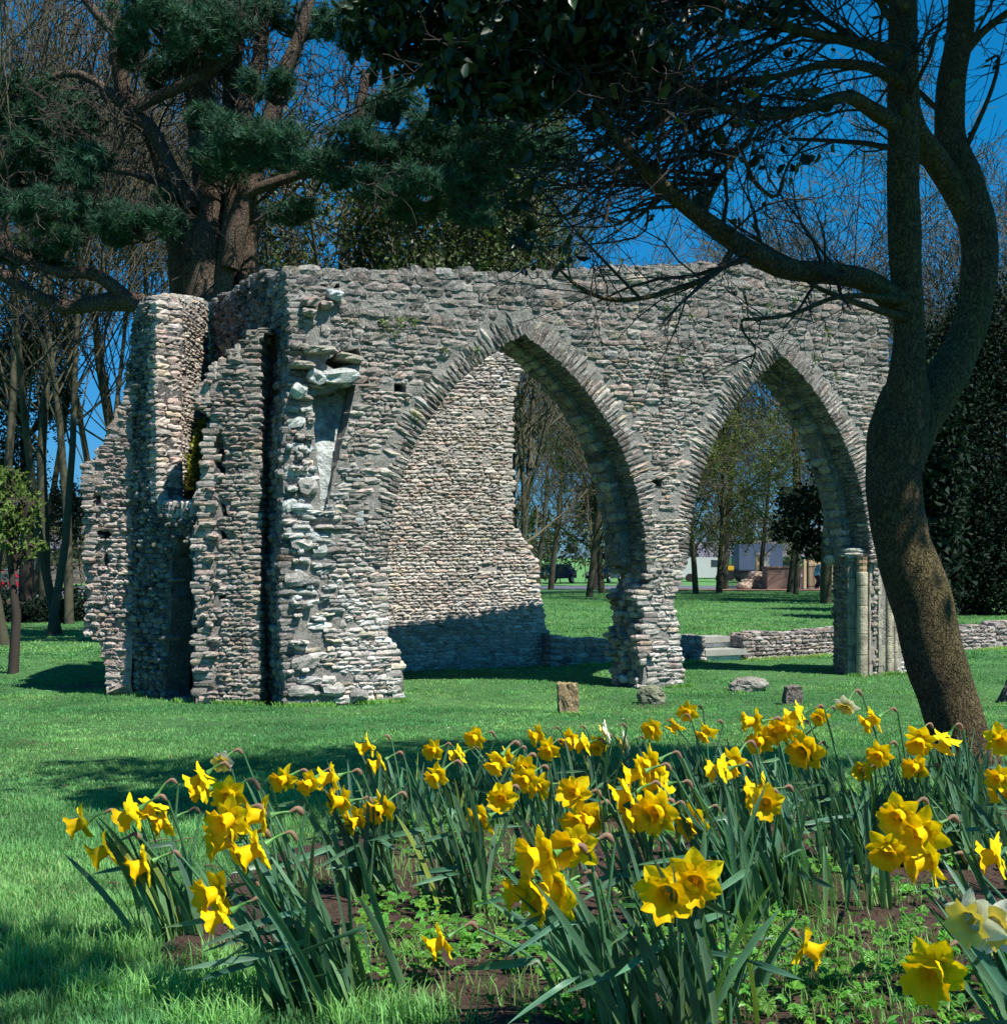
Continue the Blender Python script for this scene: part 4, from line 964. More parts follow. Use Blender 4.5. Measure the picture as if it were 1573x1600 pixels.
    # dense twigs reaching left out of the crown
    for (x0, y0, x1, y1, cnt) in ((1240, 60, 900, 200, 22), (1150, 140, 830, 260, 26), (1060, 260, 860, 300, 24), (1000, 40, 700, 120, 20)):
        for k in range(cnt):
            Y = r.uniform(4.2, 5.0); a = ray(x0 + r.normal() * 60, y0 + r.normal() * 60, Y); LP = np.concatenate([limbs[q_][0][6:] for q_ in (0, 1, 4, 5, 6, 7, 9)]); a = LP[np.argmin(np.linalg.norm(LP - a - 0.05 * r.standard_normal(3), axis=1))]; b = ray(x1 + r.normal() * 80, y1 + r.normal() * 70, Y - 0.2 + 0.4 * r.random())
            mid = (a + b) / 2 + 0.06 * r.standard_normal(3) + np.array([0, 0, -0.04]); q = catmull([a, a * .7 + b * .3 + 0.03 * r.standard_normal(3), mid, b], 4)
            R = np.linspace(0.008, 0.002, len(q)); tubes(mtw, q, R, 4); lv = sprout(r, q, R, 5, 0.16, [2], rfrac=0.5, wander=0.2, up=0.0, rmin=0.0013, n=4); add(lv, [3, 3]); tips.append(lv[-1][0][:, -1])
    for P, R in ((PL[20:], RL[20:]), (PR[25:], RR_[25:])):
        lv = sprout(r, P, R, 10, 0.9, [5, 4], rfrac=0.3, wander=0.16, up=0.05, rmin=0.0016); add(lv, [4, 3, 3])
    bx(mtw, 'twigs', M['twig_dark'], False)
    # leaves: dense crown overhead plus stray leaves at twig ends
    T = np.concatenate(tips); T = T[r.random(len(T)) < 0.06]
    pts = []
    def blob(n, px, py, Y, sx, sy, sz):
        c = ray(px, py, Y); a = nrm(r.standard_normal((n, 3))) * (r.random((n, 1)) ** 0.33)
        nclump = max(6, n // 50); cl = nrm(r.standard_normal((nclump, 3))) * (r.random((nclump, 1)) ** 0.4)
        a = cl[r.integers(0, nclump, n)] + 0.13 * r.standard_normal((n, 3))
        pts.append(c + a * np.array([sx, sy, sz]))
    blob(4600, 800, 0, 4.3, 0.46, 0.45, 0.36)
    blob(1500, 650, 10, 4.4, 0.26, 0.3, 0.20); blob(500, 740, 120, 4.4, 0.26, 0.3, 0.14); blob(1000, 880, 100, 4.4, 0.24, 0.3, 0.16)
    blob(1500, 970, 50, 4.5, 0.26, 0.4, 0.24); blob(420, 1100, 20, 4.7, 0.35, 0.3, 0.16); blob(60, 840, 290, 4.4, 0.12, 0.15, 0.14); blob(26, 860, 390, 4.4, 0.2, 0.15, 0.10)
    # crown above the frame, shading branches and lawn
    def crown(n, x, y, z, sx, sy, sz):
        nclump = max(8, n // 40); cl = nrm(r.standard_normal((nclump, 3))) * (r.random((nclump, 1)) ** 0.35)
        a = cl[r.integers(0, nclump, n)] + 0.14 * r.standard_normal((n, 3)); pts.append(np.array([x, y, z]) + a * np.array([sx, sy, sz]))
    crown(9500, 2.4, 5.5, 5.4, 1.8, 0.95, 0.6); crown(2600, 1.3, 4.8, 5.3, 1.0, 0.8, 0.5); crown(4500, 1.9, 3.9, 5.4, 1.2, 0.8, 0.5); crown(1500, 0.1, 4.9, 4.9, 0.8, 0.8, 0.5); crown(1500, 0.60, 0.75, 5.3, 0.75, 0.45, 0.4)
    q0 = len(pts); crown(7000, 3.5, 5.3, 5.6, 1.3, 0.8, 0.5); q0 = len(pts); crown(15000, 0, 0, 0, 1.30, 0.80, 0.45); a_ = pts[q0]; pts[q0] = np.stack([3.0 + a_[:, 0] * 0.66 + a_[:, 1] * 0.75, 4.40 + a_[:, 0] * 0.75 - a_[:, 1] * 0.66, 5.45 + a_[:, 2]], -1)
    P = np.concatenate(pts + [T]); P = P[(P[:, 2] > 2.95) | (((P[:, 0] / P[:, 1] * F + CX) < 900) & (P[:, 2] > 2.5))]
    n = len(P); d = nrm(r.standard_normal((n, 3)) + np.array([-0.2, 0, -0.5])); s = nrm(np.cross(d, r.standard_normal((n, 3)))); nn = np.cross(d, s)
    Ls = np.where(P[:, 2] < 4.0, r.uniform(0.026, 0.075, n), r.uniform(0.05, 0.11, n))[:, None]; w = Ls * r.uniform(0.22, 0.30, (n, 1))
    V = np.stack([P, P + d * Ls * .25 + s * w * .8 + nn * w * .3, P + d * Ls * .6 + s * w + nn * w * .2, P + d * Ls + nn * w * -0.6, P + d * Ls * .6 - s * w + nn * w * .2, P + d * Ls * .25 - s * w * .8 + nn * w * .3], 1)
    i = np.arange(n)[:, None] * 6; ml = MB()
    ml.add(V.reshape(-1, 3), np.concatenate([i + [[0, 1, 2, 3]], i + [[0, 3, 4, 5]]]), c=np.repeat((0.5 + 0.9 * r.random((n, 1))) * np.ones((1, 3)), 6, 0))
    o = bx(ml, 'foliage', M['magnolia'])
near_tree()

# ---- leafless tree prototypes
def bare_proto(name, seed, h, r0, label, cat='tree', group=None, nch=(9, 6, 5, 4), lean=0.0, fork=2, bark='bark_bare', twig='twig', rmin=0.010, leaf=None, nleaf=0, up=0.05, lr=0.6, t0=0.3, ang=(0.35, 0.9), lsize=0.09):
    r = np.random.default_rng(seed); root = thing(name, label, cat, (0, 0, 0), group)
    L = np.full(fork, h * 0.75); sp_ = 0.03 if fork == 1 else 0.13; D = np.stack([r.normal(0, sp_, fork) + lean, r.normal(0, sp_, fork), np.ones(fork)], -1)
    P = np.zeros((fork, 3)); P[:, 2] = -0.1
    lv = grow(r, P, D, L, np.full(fork, r0), list(nch), n=6, wander=0.06, up=up, t0=t0, lr=lr, rr=0.36, ang=ang, rmin=rmin, end=0.3)
    mt = MB(); tubes(mt, lv[0][0], lv[0][1], 8); tubes(mt, lv[1][0], lv[1][1], 5); mt.build('trunk', M[bark], root, smooth=True)
    mc = MB()
    for p, rad in lv[2:]: tubes(mc, p, rad, 3)
    if leaf:
        T = lv[-1][0].reshape(-1, 3); T = T[r.integers(0, len(T), nleaf)] + 0.06 * r.standard_normal((nleaf, 3)); leaf_cards(mc2 := MB(), T, np.full(nleaf, lsize), r=r, aspect=0.7)
        mc2.build('leaves', M[leaf], root)
    mc.build('crown', M[twig], root)
    return root
GRP = 'bare trees beyond the ruin'
used = {}
def place(proto, x, Y, sc=1.0, rz=None, label=None, zoff=0.0):
    """stand a tree at depth Y on the sight line of column x"""
    X = (x - CX) / F * Y; z = float(G(X, Y)) + zoff; rz = rng.uniform(0, 6.28) if rz is None else rz
    if proto.name not in used:
        used[proto.name] = 1; proto.location = (X, Y, z); proto.rotation_euler = (0, 0, rz); proto.scale = (sc,) * 3
        if label: proto['label'] = label
        return proto
    return dup(proto, (X, Y, z), rz, sc, label)
A_ = bare_proto('bare_tree', 11, 14, 0.16, 'x', group=GRP, fork=1, nch=(14, 8, 6, 4), rmin=0.009, up=0.06)
B_ = bare_proto('bare_tree', 12, 15, 0.11, 'x', group=GRP, fork=3, nch=(9, 7, 5, 4), rmin=0.009, up=0.05)
C_ = bare_proto('bare_tree', 13, 12, 0.17, 'x', group=GRP, fork=1, nch=(15, 8, 6, 5), rmin=0.009, up=0.03, ang=(0.5, 1.1), t0=0.22, lr=0.66)
D_ = bare_proto('slender_tree', 14, 15, 0.10, 'x', group='slender trees left of the ruin', fork=1, nch=(14, 7, 5), rmin=0.010, up=0.09, t0=0.35, ang=(0.3, 0.8))
S_ = bare_proto('budding_tree', 15, 9, 0.14, 'x', group='budding trees behind the arches', fork=1, nch=(12, 7, 5, 3), rmin=0.008, up=0.0, t0=0.2, ang=(0.6, 1.3), leaf='spring', nleaf=5500, lsize=0.10)
for x, Y, s, lb in (
    (92, 25, 1.0, 'smooth grey green trunk of the slender tree standing lit just left of the stub wall'),
    (78, 24.3, 0.9, 'dark slender tree close behind the lit smooth trunk left of the ruin'),
    (128, 31, 0.95, 'slender bare tree whose stem meets the broken stub wall at its left side'),
    (8, 22, 1.1, 'dark slender tree at the left edge behind the young shrub'),
    (185, 33, 1.0, 'slender bare tree rising straight behind the turret top'),
(45, 36, 1.1, 'distant slender bare tree above the timber rail fence'), (-22, 27.5, 1.2, 'thick dark slender tree cut by the left edge near the young shrub'), (108, 29, 1.15, 'dark slender tree between the lit smooth trunk and the stub wall'), (160, 42, 1.1, 'faint slender tree in the sky gap above the stub wall'),
    (228, 38, 1.1, 'slender bare tree between turret and pine stems')):
    place(D_, x, Y, s, label=lb)
for p, x, Y, s, lb in (
    (A_, 70, 30, 1.0, 'tall bare tree against the sky at the upper left'), (B_, 215, 34, 1.05, 'many stemmed bare tree behind the turret'),
    (A_, -30, 34, 1.1, 'bare tree cut by the left edge of the view'), 
    (B_, 735, 38, 0.9, 'many stemmed bare tree behind the first arch apex'),
    (C_, 1290, 33, 1.0, 'wide rounded bare tree in the sky left of the foreground trunk'), (C_, 1235, 44, 1.0, 'bare tree in the blue gap above the second arch'),
    (C_, 1500, 36, 0.95, 'bare rounded tree seen between the forks and right edge'), (A_, 1600, 40, 0.95, 'bare tree at the right edge above the dark yew'),
    (C_, 920, 38, 0.72, 'low spreading bare tree filling the first arch'), (C_, 860, 52, 0.8, 'far bare tree behind the parked blue cars'),
    (B_, 1010, 70, 0.85, 'far pale bare birch in the open sky over the wall'), (A_, 990, 80, 1.0, 'faraway thin bare tree over the wall right of the first')):
    place(p, x, Y, s, label=lb)
for x, Y, s, lb in ((838, 60, .85, 'distant twiggy tree low in the first arch beside the rear wall'), (1190, 58, .8, 'distant twiggy bare tree above the lorry in the second arch'), (1125, 66, .8, 'distant twiggy bare tree above the white van'), (1345, 50, .9, 'bare tree partly behind the upper trunk of the leaning tree'), (1130, 52, 1.15, 'pale bare tree low in the blue gap over the right half of the arcade')):
    place(C_, x, Y, s, label=lb)
place(S_, 1123, 43, 0.95, label='tree with fresh yellow green leaves at the left of the second arch')
place(S_, 1087, 42, 0.8, label='dark trunked budding tree next to the middle pier')
place(S_, 1243, 41, 0.7, label='small budding tree in front of the brown cabinet')
place(S_, 940, 42, 0.85, label='budding tree whose trunk stands by the parked cars in the first arch')

# ---- the old pine behind the turret
def tufts(mb, C, size, k, r, w=0.016, col=None):
    size = size * 0.72; n = len(C); d0 = nrm(r.standard_normal((n, 3)) + np.array([0, 0, 0.7])); d = nrm(np.repeat(d0, k, 0) + 0.75 * r.standard_normal((n * k, 3)))
    P = np.repeat(C, k, 0); L = (np.repeat(size, k) * r.uniform(0.6, 1.2, n * k))[:, None]; s = nrm(np.cross(d, r.standard_normal((n * k, 3)))) * w / 2
    V = np.stack([P - s, P + s, P + d * L], 1).reshape(-1, 3); i = np.arange(n * k)[:, None] * 3
    c = np.repeat((0.6 + 0.8 * r.random((n, 1))) * np.ones((1, 3)), k * 3, 0)
    mb.add(V, None, i + [[0, 1, 2]], c=c)
def big_pine():
    Y0 = 22.0; base = np.array([(315 - CX) / F * Y0, Y0, 0.0])
    root = thing('pine_tree', 'huge old pine with reddish clustered stems and dark needle masses behind the turret', 'pine tree', base)
    r = np.random.default_rng(21); mt = MB(); off = lambda o: (setattr(o, 'location', tuple(-base)), o)[1]
    g = 920
    st = [
        [(318, 1015, 95, 22), (318, 700, 80, 22), (320, 470, 74, 22), (322, 380, 66, 22), (326, 290, 50, 22), (318, 220, 44, 22), (312, 150, 46, 22), (300, 60, 36, 22), (290, -60, 30, 22), (280, -260, 18, 22)],
        [(300, 700, 50, 22.3), (285, 470, 40, 22.3), (280, 380, 40, 22.3), (262, 300, 26, 22.3), (240, 220, 26, 22.3), (205, 170, 26, 22.3), (186, 110, 24, 22.2), (178, 20, 20, 22), (170, -100, 14, 22)],
        [(350, 700, 50, 22.4), (378, 470, 40, 22.3), (388, 380, 34, 22.3), (384, 280, 30, 22.4), (362, 170, 24, 22.4), (370, 90, 18, 22.4), (372, -60, 14, 22.4)],
        [(345, 470, 30, 21.8), (370, 300, 34, 21.8), (386, 160, 26, 21.8), (404, 90, 22, 21.8), (420, -40, 18, 21.8)],
        [(360, 420, 30, 21.6), (372, 350, 34, 21.6), (420, 195, 30, 21.6), (445, 110, 24, 21.6), (470, 50, 20, 21.6), (500, -60, 14, 21.6)],
        [(300, 330, 30, 21.7), (262, 250, 22, 21.7), (235, 200, 24, 21.7), (205, 180, 22, 21.6), (225, 160, 20, 21.5), (270, 140, 18, 21.4), (330, 110, 16, 21.3), (360, 80, 14, 21.2)],
        [(210, 180, 20, 21.8), (160, 135, 14, 21.8), (115, 115, 12, 21.8), (60, 128, 10, 21.8), (20, 160, 8, 21.8)],
        [(190, 60, 20, 22), (150, 20, 16, 22), (120, -20, 14, 22)],
        [(378, 305, 22, 21.5), (420, 288, 18, 21.4), (480, 270, 14, 21.3), (560, 262, 8, 21.2)],
        [(240, 480, 34, 21.4), (200, 470, 34, 21.3), (150, 474, 26, 21.2), (95, 478, 22, 21.1), (45, 455, 20, 21), (0, 425, 20, 21), (-40, 390, 20, 21)],
        [(215, 478, 22, 21.2), (150, 430, 20, 21.1), (90, 425, 18, 21), (40, 405, 16, 21), (0, 370, 14, 21)],
        [(545, 260, 16, 21.3), (560, 190, 18, 21.3), (572, 110, 14, 21.3)],
        [(320, 250, 20, 22), (350, 200, 16, 22), (355, 120, 12, 22)], [(280, 300, 14, 22), (215, 272, 12, 21.8), (160, 262, 8, 21.6)],
    ]
    lim = [polylimb(mt, s_, 9, wob=0.12) for s_ in st]
    off(mt.build('trunk', M['bark_pine'], root, smooth=True))
    mw = MB(); mn = MB(); allc = []
    pads = [(40, 165, 60, 45), (100, 200, 60, 50), (40, 250, 70, 45), (130, 260, 50, 35), (50, 320, 60, 25), (250, 30, 70, 40), (330, 40, 60, 45), (200, 70, 30, 35), (300, 100, 60, 30), (240, 110, 30, 30),
            (380, 220, 70, 35), (440, 235, 60, 35), (340, 250, 50, 30), (500, 250, 50, 28), (210, 345, 70, 28), (270, 320, 45, 25), (170, 365, 40, 15), (600, 240, 60, 30), (680, 230, 60, 35), (640, 280, 60, 28),
            (760, 240, 55, 35), (560, 290, 50, 22), (380, 20, 60, 30), (460, 30, 40, 25), (90, 370, 50, 18), (20, 205, 40, 40), (310, 180, 30, 20), (720, 285, 60, 25), (800, 215, 40, 40), (-20, 290, 50, 50), (540, 40, 50, 40), (620, 160, 60, 30), (700, 190, 60, 30), (780, 180, 50, 35), (860, 230, 40, 30), (560, 215, 50, 22), (650, 330, 50, 18), (740, 330, 45, 20), (450, 330, 50, 16), (120, 330, 60, 22), (60, 400, 60, 18), (420, 130, 40, 25)]
    for (x, y, rx, ry) in pads:
        Y = r.uniform(19.8, 22.0); c = ray(x, y, Y); sx, sz = rx / F * Y, ry / F * Y; n = int(rx * ry * 0.17) + 30
        ncl = max(5, n // 14); cl = nrm(r.standard_normal((ncl, 3))) * (r.random((ncl, 1)) ** 0.4); a = cl[r.integers(0, ncl, n)] + 0.17 * r.standard_normal((n, 3))
        C = c + a * np.array([sx, sx * 0.8, sz]); allc.append(C)
        # wood carrying the pad
        k = 10; e = C[r.integers(0, len(C), k)]; o_ = c + np.array([0, 0.3, -sz * 0.7]); 
        for q in e: tubes(mw, catmull([o_, (o_ + q) / 2 + 0.1 * r.standard_normal(3), q], 3), np.linspace(0.035, 0.01, 7), 4)
    C = np.concatenate(allc); tufts(mn, C, np.full(len(C), 0.24), 22, r, w=0.015)
    for P, R in lim: 
        lv = sprout(r, P, R, 10, 1.6, [5, 3], rfrac=0.22, wander=0.2, rmin=0.009)
        for (p, rad) in lv: tubes(mw, p, rad, 3)
    off(mw.build('branches', M['twig_dark'], root)); off(mn.build('needles', M['needles'], root))
big_pine()

# ---- ivy-hung thicket behind the arcade top
def ivy_tree(seed, x, Y, top_px, wpx, label, leaf='ivy', n=3000, stems=4, dense=1.0, name='ivy_covered_tree', cat='tree', lsize=0.115):
    r = np.random.default_rng(seed); X = (x - CX) / F * Y; base = np.array([X, Y, float(G(X, Y))]); h = H - (top_px - HOR) / F * Y - base[2]; w = wpx / F * Y
    root = thing(name, label, cat, base); mt = MB(); ml = MB(); mc = MB()
    P0 = np.zeros((stems, 3)); P0[:, 0] = r.uniform(-w * .2, w * .2, stems); D = np.stack([r.normal(0, .12, stems), r.normal(0, .1, stems), np.ones(stems)], -1)
    lv = grow(r, P0, D, np.full(stems, h) * r.uniform(.8, 1.0, stems), np.full(stems, 0.075), [16, 7, 5], n=7, wander=0.06, up=0.05, t0=0.15, lr=0.32, ang=(0.3, 1.0), rmin=0.010)
    tubes(mt, lv[0][0], lv[0][1], 7); mt.build('trunk', M['bark_bare'], root, smooth=True)
    for p, rad in lv[1:]: tubes(mc, p, rad, 3)
    mc.build('crown', M['twig'], root)
    T = np.concatenate([lv[-1][0].reshape(-1, 3), lv[-2][0].reshape(-1, 3)]); T = T[T[:, 2] > 6.0]; cl = T[r.integers(0, len(T), max(8, n // 14))]
    Pn = cl[r.integers(0, len(cl), n)] + r.standard_normal((n, 3)) * np.array([.24, .24, .20])
    leaf_cards(ml, Pn, np.full(n, lsize), r=r, aspect=0.8); ml.build('leaves', M[leaf], root); return root
ivy_tree(31, 470, 27, 230, 90, 'dark ivy hung stems immediately right of the old pine')
ivy_tree(32, 560, 28, 200, 90, 'ivy thick tree above the left part of the arcade wall')
ivy_tree(33, 650, 27, 180, 90, 'ivy covered stems over the first arch left shoulder', n=5200)
ivy_tree(34, 740, 28, 190, 90, 'ivy covered tree over the apex of the first arch', n=5200)
ivy_tree(35, 812, 27, 210, 100, 'olive green ivy tree at the right end of the thicket', n=7500)
ivy_tree(36, 700, 33, 150, 110, 'tall dark ivy tree rising farthest back in the thicket', n=4500)

# ---- yews
def yew(seed, x, Y, blobs, label, n=9000, name='yew_tree', lsize=0.16, mat='yew', trunk=True, cat='tree'):
    r = np.random.default_rng(seed); X = (x - CX) / F * Y; base = np.array([X, Y, float(G(X, Y))]); root = thing(name, label, cat, base)
    mt = MB()
    top = max(H - (by - HOR) / F * Y for bx_, by, rx, ry in blobs)
    tubes(mt, np.array([(0, 0, -.1), (0.05, 0, top * .3), (-.05, 0, top * .6), (0, 0, top * .85)]), np.array([.22, .18, .1, .04]) * min(1, top / 8), 8)
    ml = MB(); tot = sum(rx * ry for _, _, rx, ry in blobs)
    for (bx_, by, rx, ry) in blobs:
        c = ray(bx_, by, Y) - base; sx, sz = rx / F * Y, ry / F * Y; k = int(n * rx * ry / tot); ncl = max(12, k // 25)
        cl = nrm(r.standard_normal((ncl, 3))) * (r.random((ncl, 1)) ** 0.3); a = cl[r.integers(0, ncl, k)] + 0.18 * r.standard_normal((k, 3)); C = c + a * np.array([sx, max(sx, 1.0) * .8, sz])
        C = C[C[:, 2] > 0.0]; leaf_cards(ml, C, np.full(len(C), lsize), r=r, aspect=0.55, fold=0.3)
        for q in C[r.integers(0, len(C), 10)]: tubes(mt, catmull([np.array([0, 0, c[2] * .8]), (q + c) / 2, q], 3), np.linspace(0.05, 0.01, 7), 3)
    mt.build('trunk', M['twig_dark'], root, smooth=True); ml.build('foliage', M[mat], root); return root
yew(41, 1530, 27, [(1500, 600, 75, 110), (1560, 560, 70, 90), (1500, 760, 85, 110), (1580, 780, 80, 120), (1500, 880, 80, 90), (1570, 900, 80, 80), (1470, 900, 50, 70), (1530, 480, 40, 50)], 'dense dark yew filling the right edge behind the leaning trunk', n=48000, lsize=0.10)
yew(42, 1470, 24, [(1460, 720, 40, 130), (1450, 880, 45, 80)], 'dark yew close behind the leaning trunk', n=9000)
yew(43, 1310, 34, [(1275, 790, 60, 30), (1240, 830, 40, 20), (1320, 740, 40, 50), (1300, 860, 50, 18), (1350, 820, 50, 60), (1290, 700, 22, 50), (1340, 650, 24, 60)], 'dark spreading conifer inside the second arch above the cabinet', n=9000)
yew(44, 40, 34, [(10, 600, 50, 70), (60, 520, 60, 50), (20, 720, 50, 60), (90, 620, 30, 60), (110, 800, 24, 50)], 'dark evergreen among the slender stems at the left', n=15000, lsize=0.10)
yew(45, 930, 60, [(935, 780, 30, 35), (920, 700, 18, 30), (975, 860, 22, 26), (965, 720, 14, 30)], 'dark conifer far behind the first arch', n=4000, lsize=0.18)
# dark undergrowth and the young shrub at the left
yew(51, 20, 16.5, [(15, 800, 44, 34), (5, 745, 28, 24), (28, 850, 36, 22), (-15, 800, 50, 60), (45, 790, 16, 16)], 'young shrub with fresh yellow green leaves at the left edge', n=1900, name='shrub', lsize=0.07, mat='spring', cat='shrub')
yew(52, 60, 30, [(20, 955, 60, 18), (80, 955, 50, 20), (120, 940, 20, 24), (-40, 940, 50, 34)], 'low dark undergrowth below the rail fence at the left', n=7000, name='bush', lsize=0.10, cat='bush')
def hedge(name, label, px, Y, top, mat, n, depth=2.0, ls=0.3, cat='hedge'):
    r = np.random.default_rng(int(px[0] + 5000)); x0, x1 = [(p - CX) / F * Y for p in px]; base = np.array([(x0 + x1) / 2, Y, float(G((x0 + x1) / 2, Y))])
    h = H - (top - HOR) / F * Y - base[2]; root = thing(name, label, cat, base); mt = MB(); ml = MB(); k = max(8, int((x1 - x0) / 0.8))
    P0 = np.zeros((k, 3)); P0[:, 0] = np.linspace(x0, x1, k) - base[0]; P0[:, 1] = r.uniform(-depth / 2, depth / 2, k)
    lv = grow(r, P0, np.tile([[0, 0, 1.0]], (k, 1)), np.full(k, h) * r.uniform(.7, 1.05, k), np.full(k, 0.05), [8, 5, 4], wander=0.1, n=5, lr=0.5, rmin=0.018, t0=0.05)
    for p, rad in lv: tubes(mt, p, rad, 3)
    mt.build('branches', M['twig'], root)
    T = lv[-1][0].reshape(-1, 3); leaf_cards(ml, T[r.integers(0, len(T), n)] + .15 * r.standard_normal((n, 3)), np.full(n, ls), r=r); ml.build('leaves', M[mat], root)
hedge('hedge', 'grey brown leafless hedge behind the parked cars in the first arch', (780, 1010), 92, 790, 'ivy', 5000)
hedge('hedge', 'tangled bare hedge behind the street in the second arch', (1040, 1240), 112, 800, 'ivy', 5000)
hedge('hedge', 'tall tangled bare hedge at the far left beyond the fence', (-90, 150), 84, 780, 'ivy', 4500)
hedge('hedge', 'green hedge behind the railings right of the cabinet', (1255, 1600), 88, 890, 'spring', 5000)
# ------------------------------------------------------------------ daffodils
M['daff_leaf'] = mat_leaf('blue green daffodil leaves', (0.085, 0.200, 0.125), 0.42, 0.25, 0.4, tcol=(1.2, 1.5, 0.7), var=0.2, scale=14)
M['petal'] = mat_leaf('yellow petals', (0.98, 0.78, 0.010), 0.6, 0.38, 0.15, tcol=(1.0, 0.92, 0.3), var=0.14, scale=130)
M['trumpet'] = mat_leaf('deep yellow trumpet', (0.97, 0.62, 0.004), 0.6, 0.34, 0.15, tcol=(1.0, 0.85, 0.3), var=0.10, scale=60)
M['petal_white'] = mat_leaf('white petals', (0.80, 0.82, 0.68), 0.55, 0.3, 0.2, tcol=(1.0, 1.0, 0.8), var=0.06, scale=60)
M['trumpet_pale'] = mat_leaf('pale yellow trumpet', (0.85, 0.68, 0.14), 0.55, 0.3, 0.2, tcol=(1, 0.9, 0.4), var=0.08, scale=60)
M['spathe'] = mat_simple('papery brown spathe', (0.20, 0.125, 0.08), 0.8, 0.3, 60, 0.3, 200, 0.002)

def frame(d):
    d = nrm(np.asarray(d, float)); ref = np.array([0, 0, 1.0]) if abs(d[2]) < 0.9 else np.array([1.0, 0, 0])
    s = nrm(np.cross(ref, d)); u = np.cross(d, s); return d, s, u
def strap(mb, P, W, nrmv, c=1.0, fold=0.25, tipc=0.0):
    """strip leaf along points P (n,3) with half widths W and a facing direction"""
    n = len(P); T = nrm(np.gradient(P, axis=0)); S = nrm(np.cross(T, nrmv)); Nn = np.cross(S, T)
    V = np.stack([P - S * W[:, None] + Nn * (W * fold)[:, None], P, P + S * W[:, None] + Nn * (W * fold)[:, None]], 1).reshape(-1, 3)
    i = np.arange(n - 1)[:, None] * 3
    tt = np.linspace(0, 1, n)[:, None]; cc = np.asarray(c) * np.ones(3) * (1 + (1 - tt) ** 4 * np.array([0.9, 0.5, -0.2]) + np.clip(tt - 0.86, 0, 1) * 7 * tipc * np.array([1.6, .5, -.3]))
    mb.add(V, np.concatenate([i + [[0, 1, 4, 3]], i + [[1, 2, 5, 4]]]), c=np.repeat(cc.clip(0.02, 3), 3, 0) * np.tile([[1.12], [0.82], [1.0]], (n, 1)))
def flower(root, org, ctr, axis, size, white, r, tuft=False):
    a, s, u = frame(axis); rp = size / 2; pm = MB(); roll = r.uniform(0, 1.05)
    back = r.uniform(-0.25, 0.35)
    for k in range(6):
        th = roll + k * math.pi / 3 + r.normal() * 0.08; e = s * math.cos(th) + u * math.sin(th); tn = np.cross(a, e)
        L = rp * r.uniform(0.92, 1.12); W = rp * r.uniform(0.36, 0.46); cv = r.uniform(-0.3, 0.45) - back * 0.4; tw = r.normal() * 0.25; grid = []
        off = 0.006 * (k % 2)
        for si in np.linspace(0, 1, 7):
            w = W * (math.sin(math.pi * min(1, 0.10 + 0.90 * si ** 0.85)) ** 0.75 if si < 1 else 0.02); w = max(w, 0.0008)
            cpt = e * (rp * 0.10 + L * si * (1 - 0.10 * abs(cv) * si)) + a * (-off * si + cv * L * 0.55 * si * si - 0.15 * back * L)
            for q in (-1, -0.5, 0, 0.5, 1): grid.append(cpt + tn * w * q + a * (w * 0.30 * q * q - w * 0.10 * (q == 0)) + a * (tw * w * q * si) + a * 0.0012 * r.normal())
        g = np.array(grid) + ctr; idx = np.arange(35).reshape(7, 5)
        pm.add(g, np.stack([idx[:-1, :-1], idx[:-1, 1:], idx[1:, 1:], idx[1:, :-1]], -1).reshape(-1, 4), c=r.uniform(0.9, 1.08))
    fo = pm.build('flower', M['petal_white' if white else 'petal'], root, smooth=True); fo.location = tuple(-org)
    # trumpet with its frilled mouth
    K = 30; tl = rp * (r.uniform(0.82, 1.05) if not white else 0.5); rings = []
    ph = r.uniform(0, 6, 3)
    for t, rr in ((0, .26), (.15, .32), (.45, .36), (.7, .40), (.86, .54), (1.0, .76)):
        th = np.arange(K) * 2 * math.pi / K; fr = (max(0, t - .6) / .4)
        rad = rp * rr * (1 + fr * (0.12 * np.sin(th * 9 + ph[0]) + 0.08 * np.sin(th * 5 + ph[1]) + 0.05 * r.normal(size=K)))
        z = tl * t + fr * rp * (0.06 * np.sin(th * 7 + ph[2]) + 0.03 * r.normal(size=K))
        rings.append(ctr + a * z[:, None] + (s * np.cos(th)[:, None] + u * np.sin(th)[:, None]) * rad[:, None])
    V = np.concatenate(rings + [np.array([ctr + a * 0.002])]); i = np.arange(K); j = (i + 1) % K
    Q = np.concatenate([np.stack([i + q * K, j + q * K, j + (q + 1) * K, i + (q + 1) * K], -1) for q in range(5)])
    tm = MB(); tm.add(V, Q, np.stack([j, i, np.full(K, 6 * K)], -1))
    # stamens
    for q in range(4):
        th = q * 1.57 + 0.4; b = ctr + a * 0.004 + (s * math.cos(th) + u * math.sin(th)) * rp * 0.06; tubes(tm, np.array([b, b + a * tl * 0.6]), np.array([.0012, .0018]), 4)
    to = tm.build('trumpet', M['trumpet_pale' if white else 'trumpet'], fo, smooth=True)
    return fo
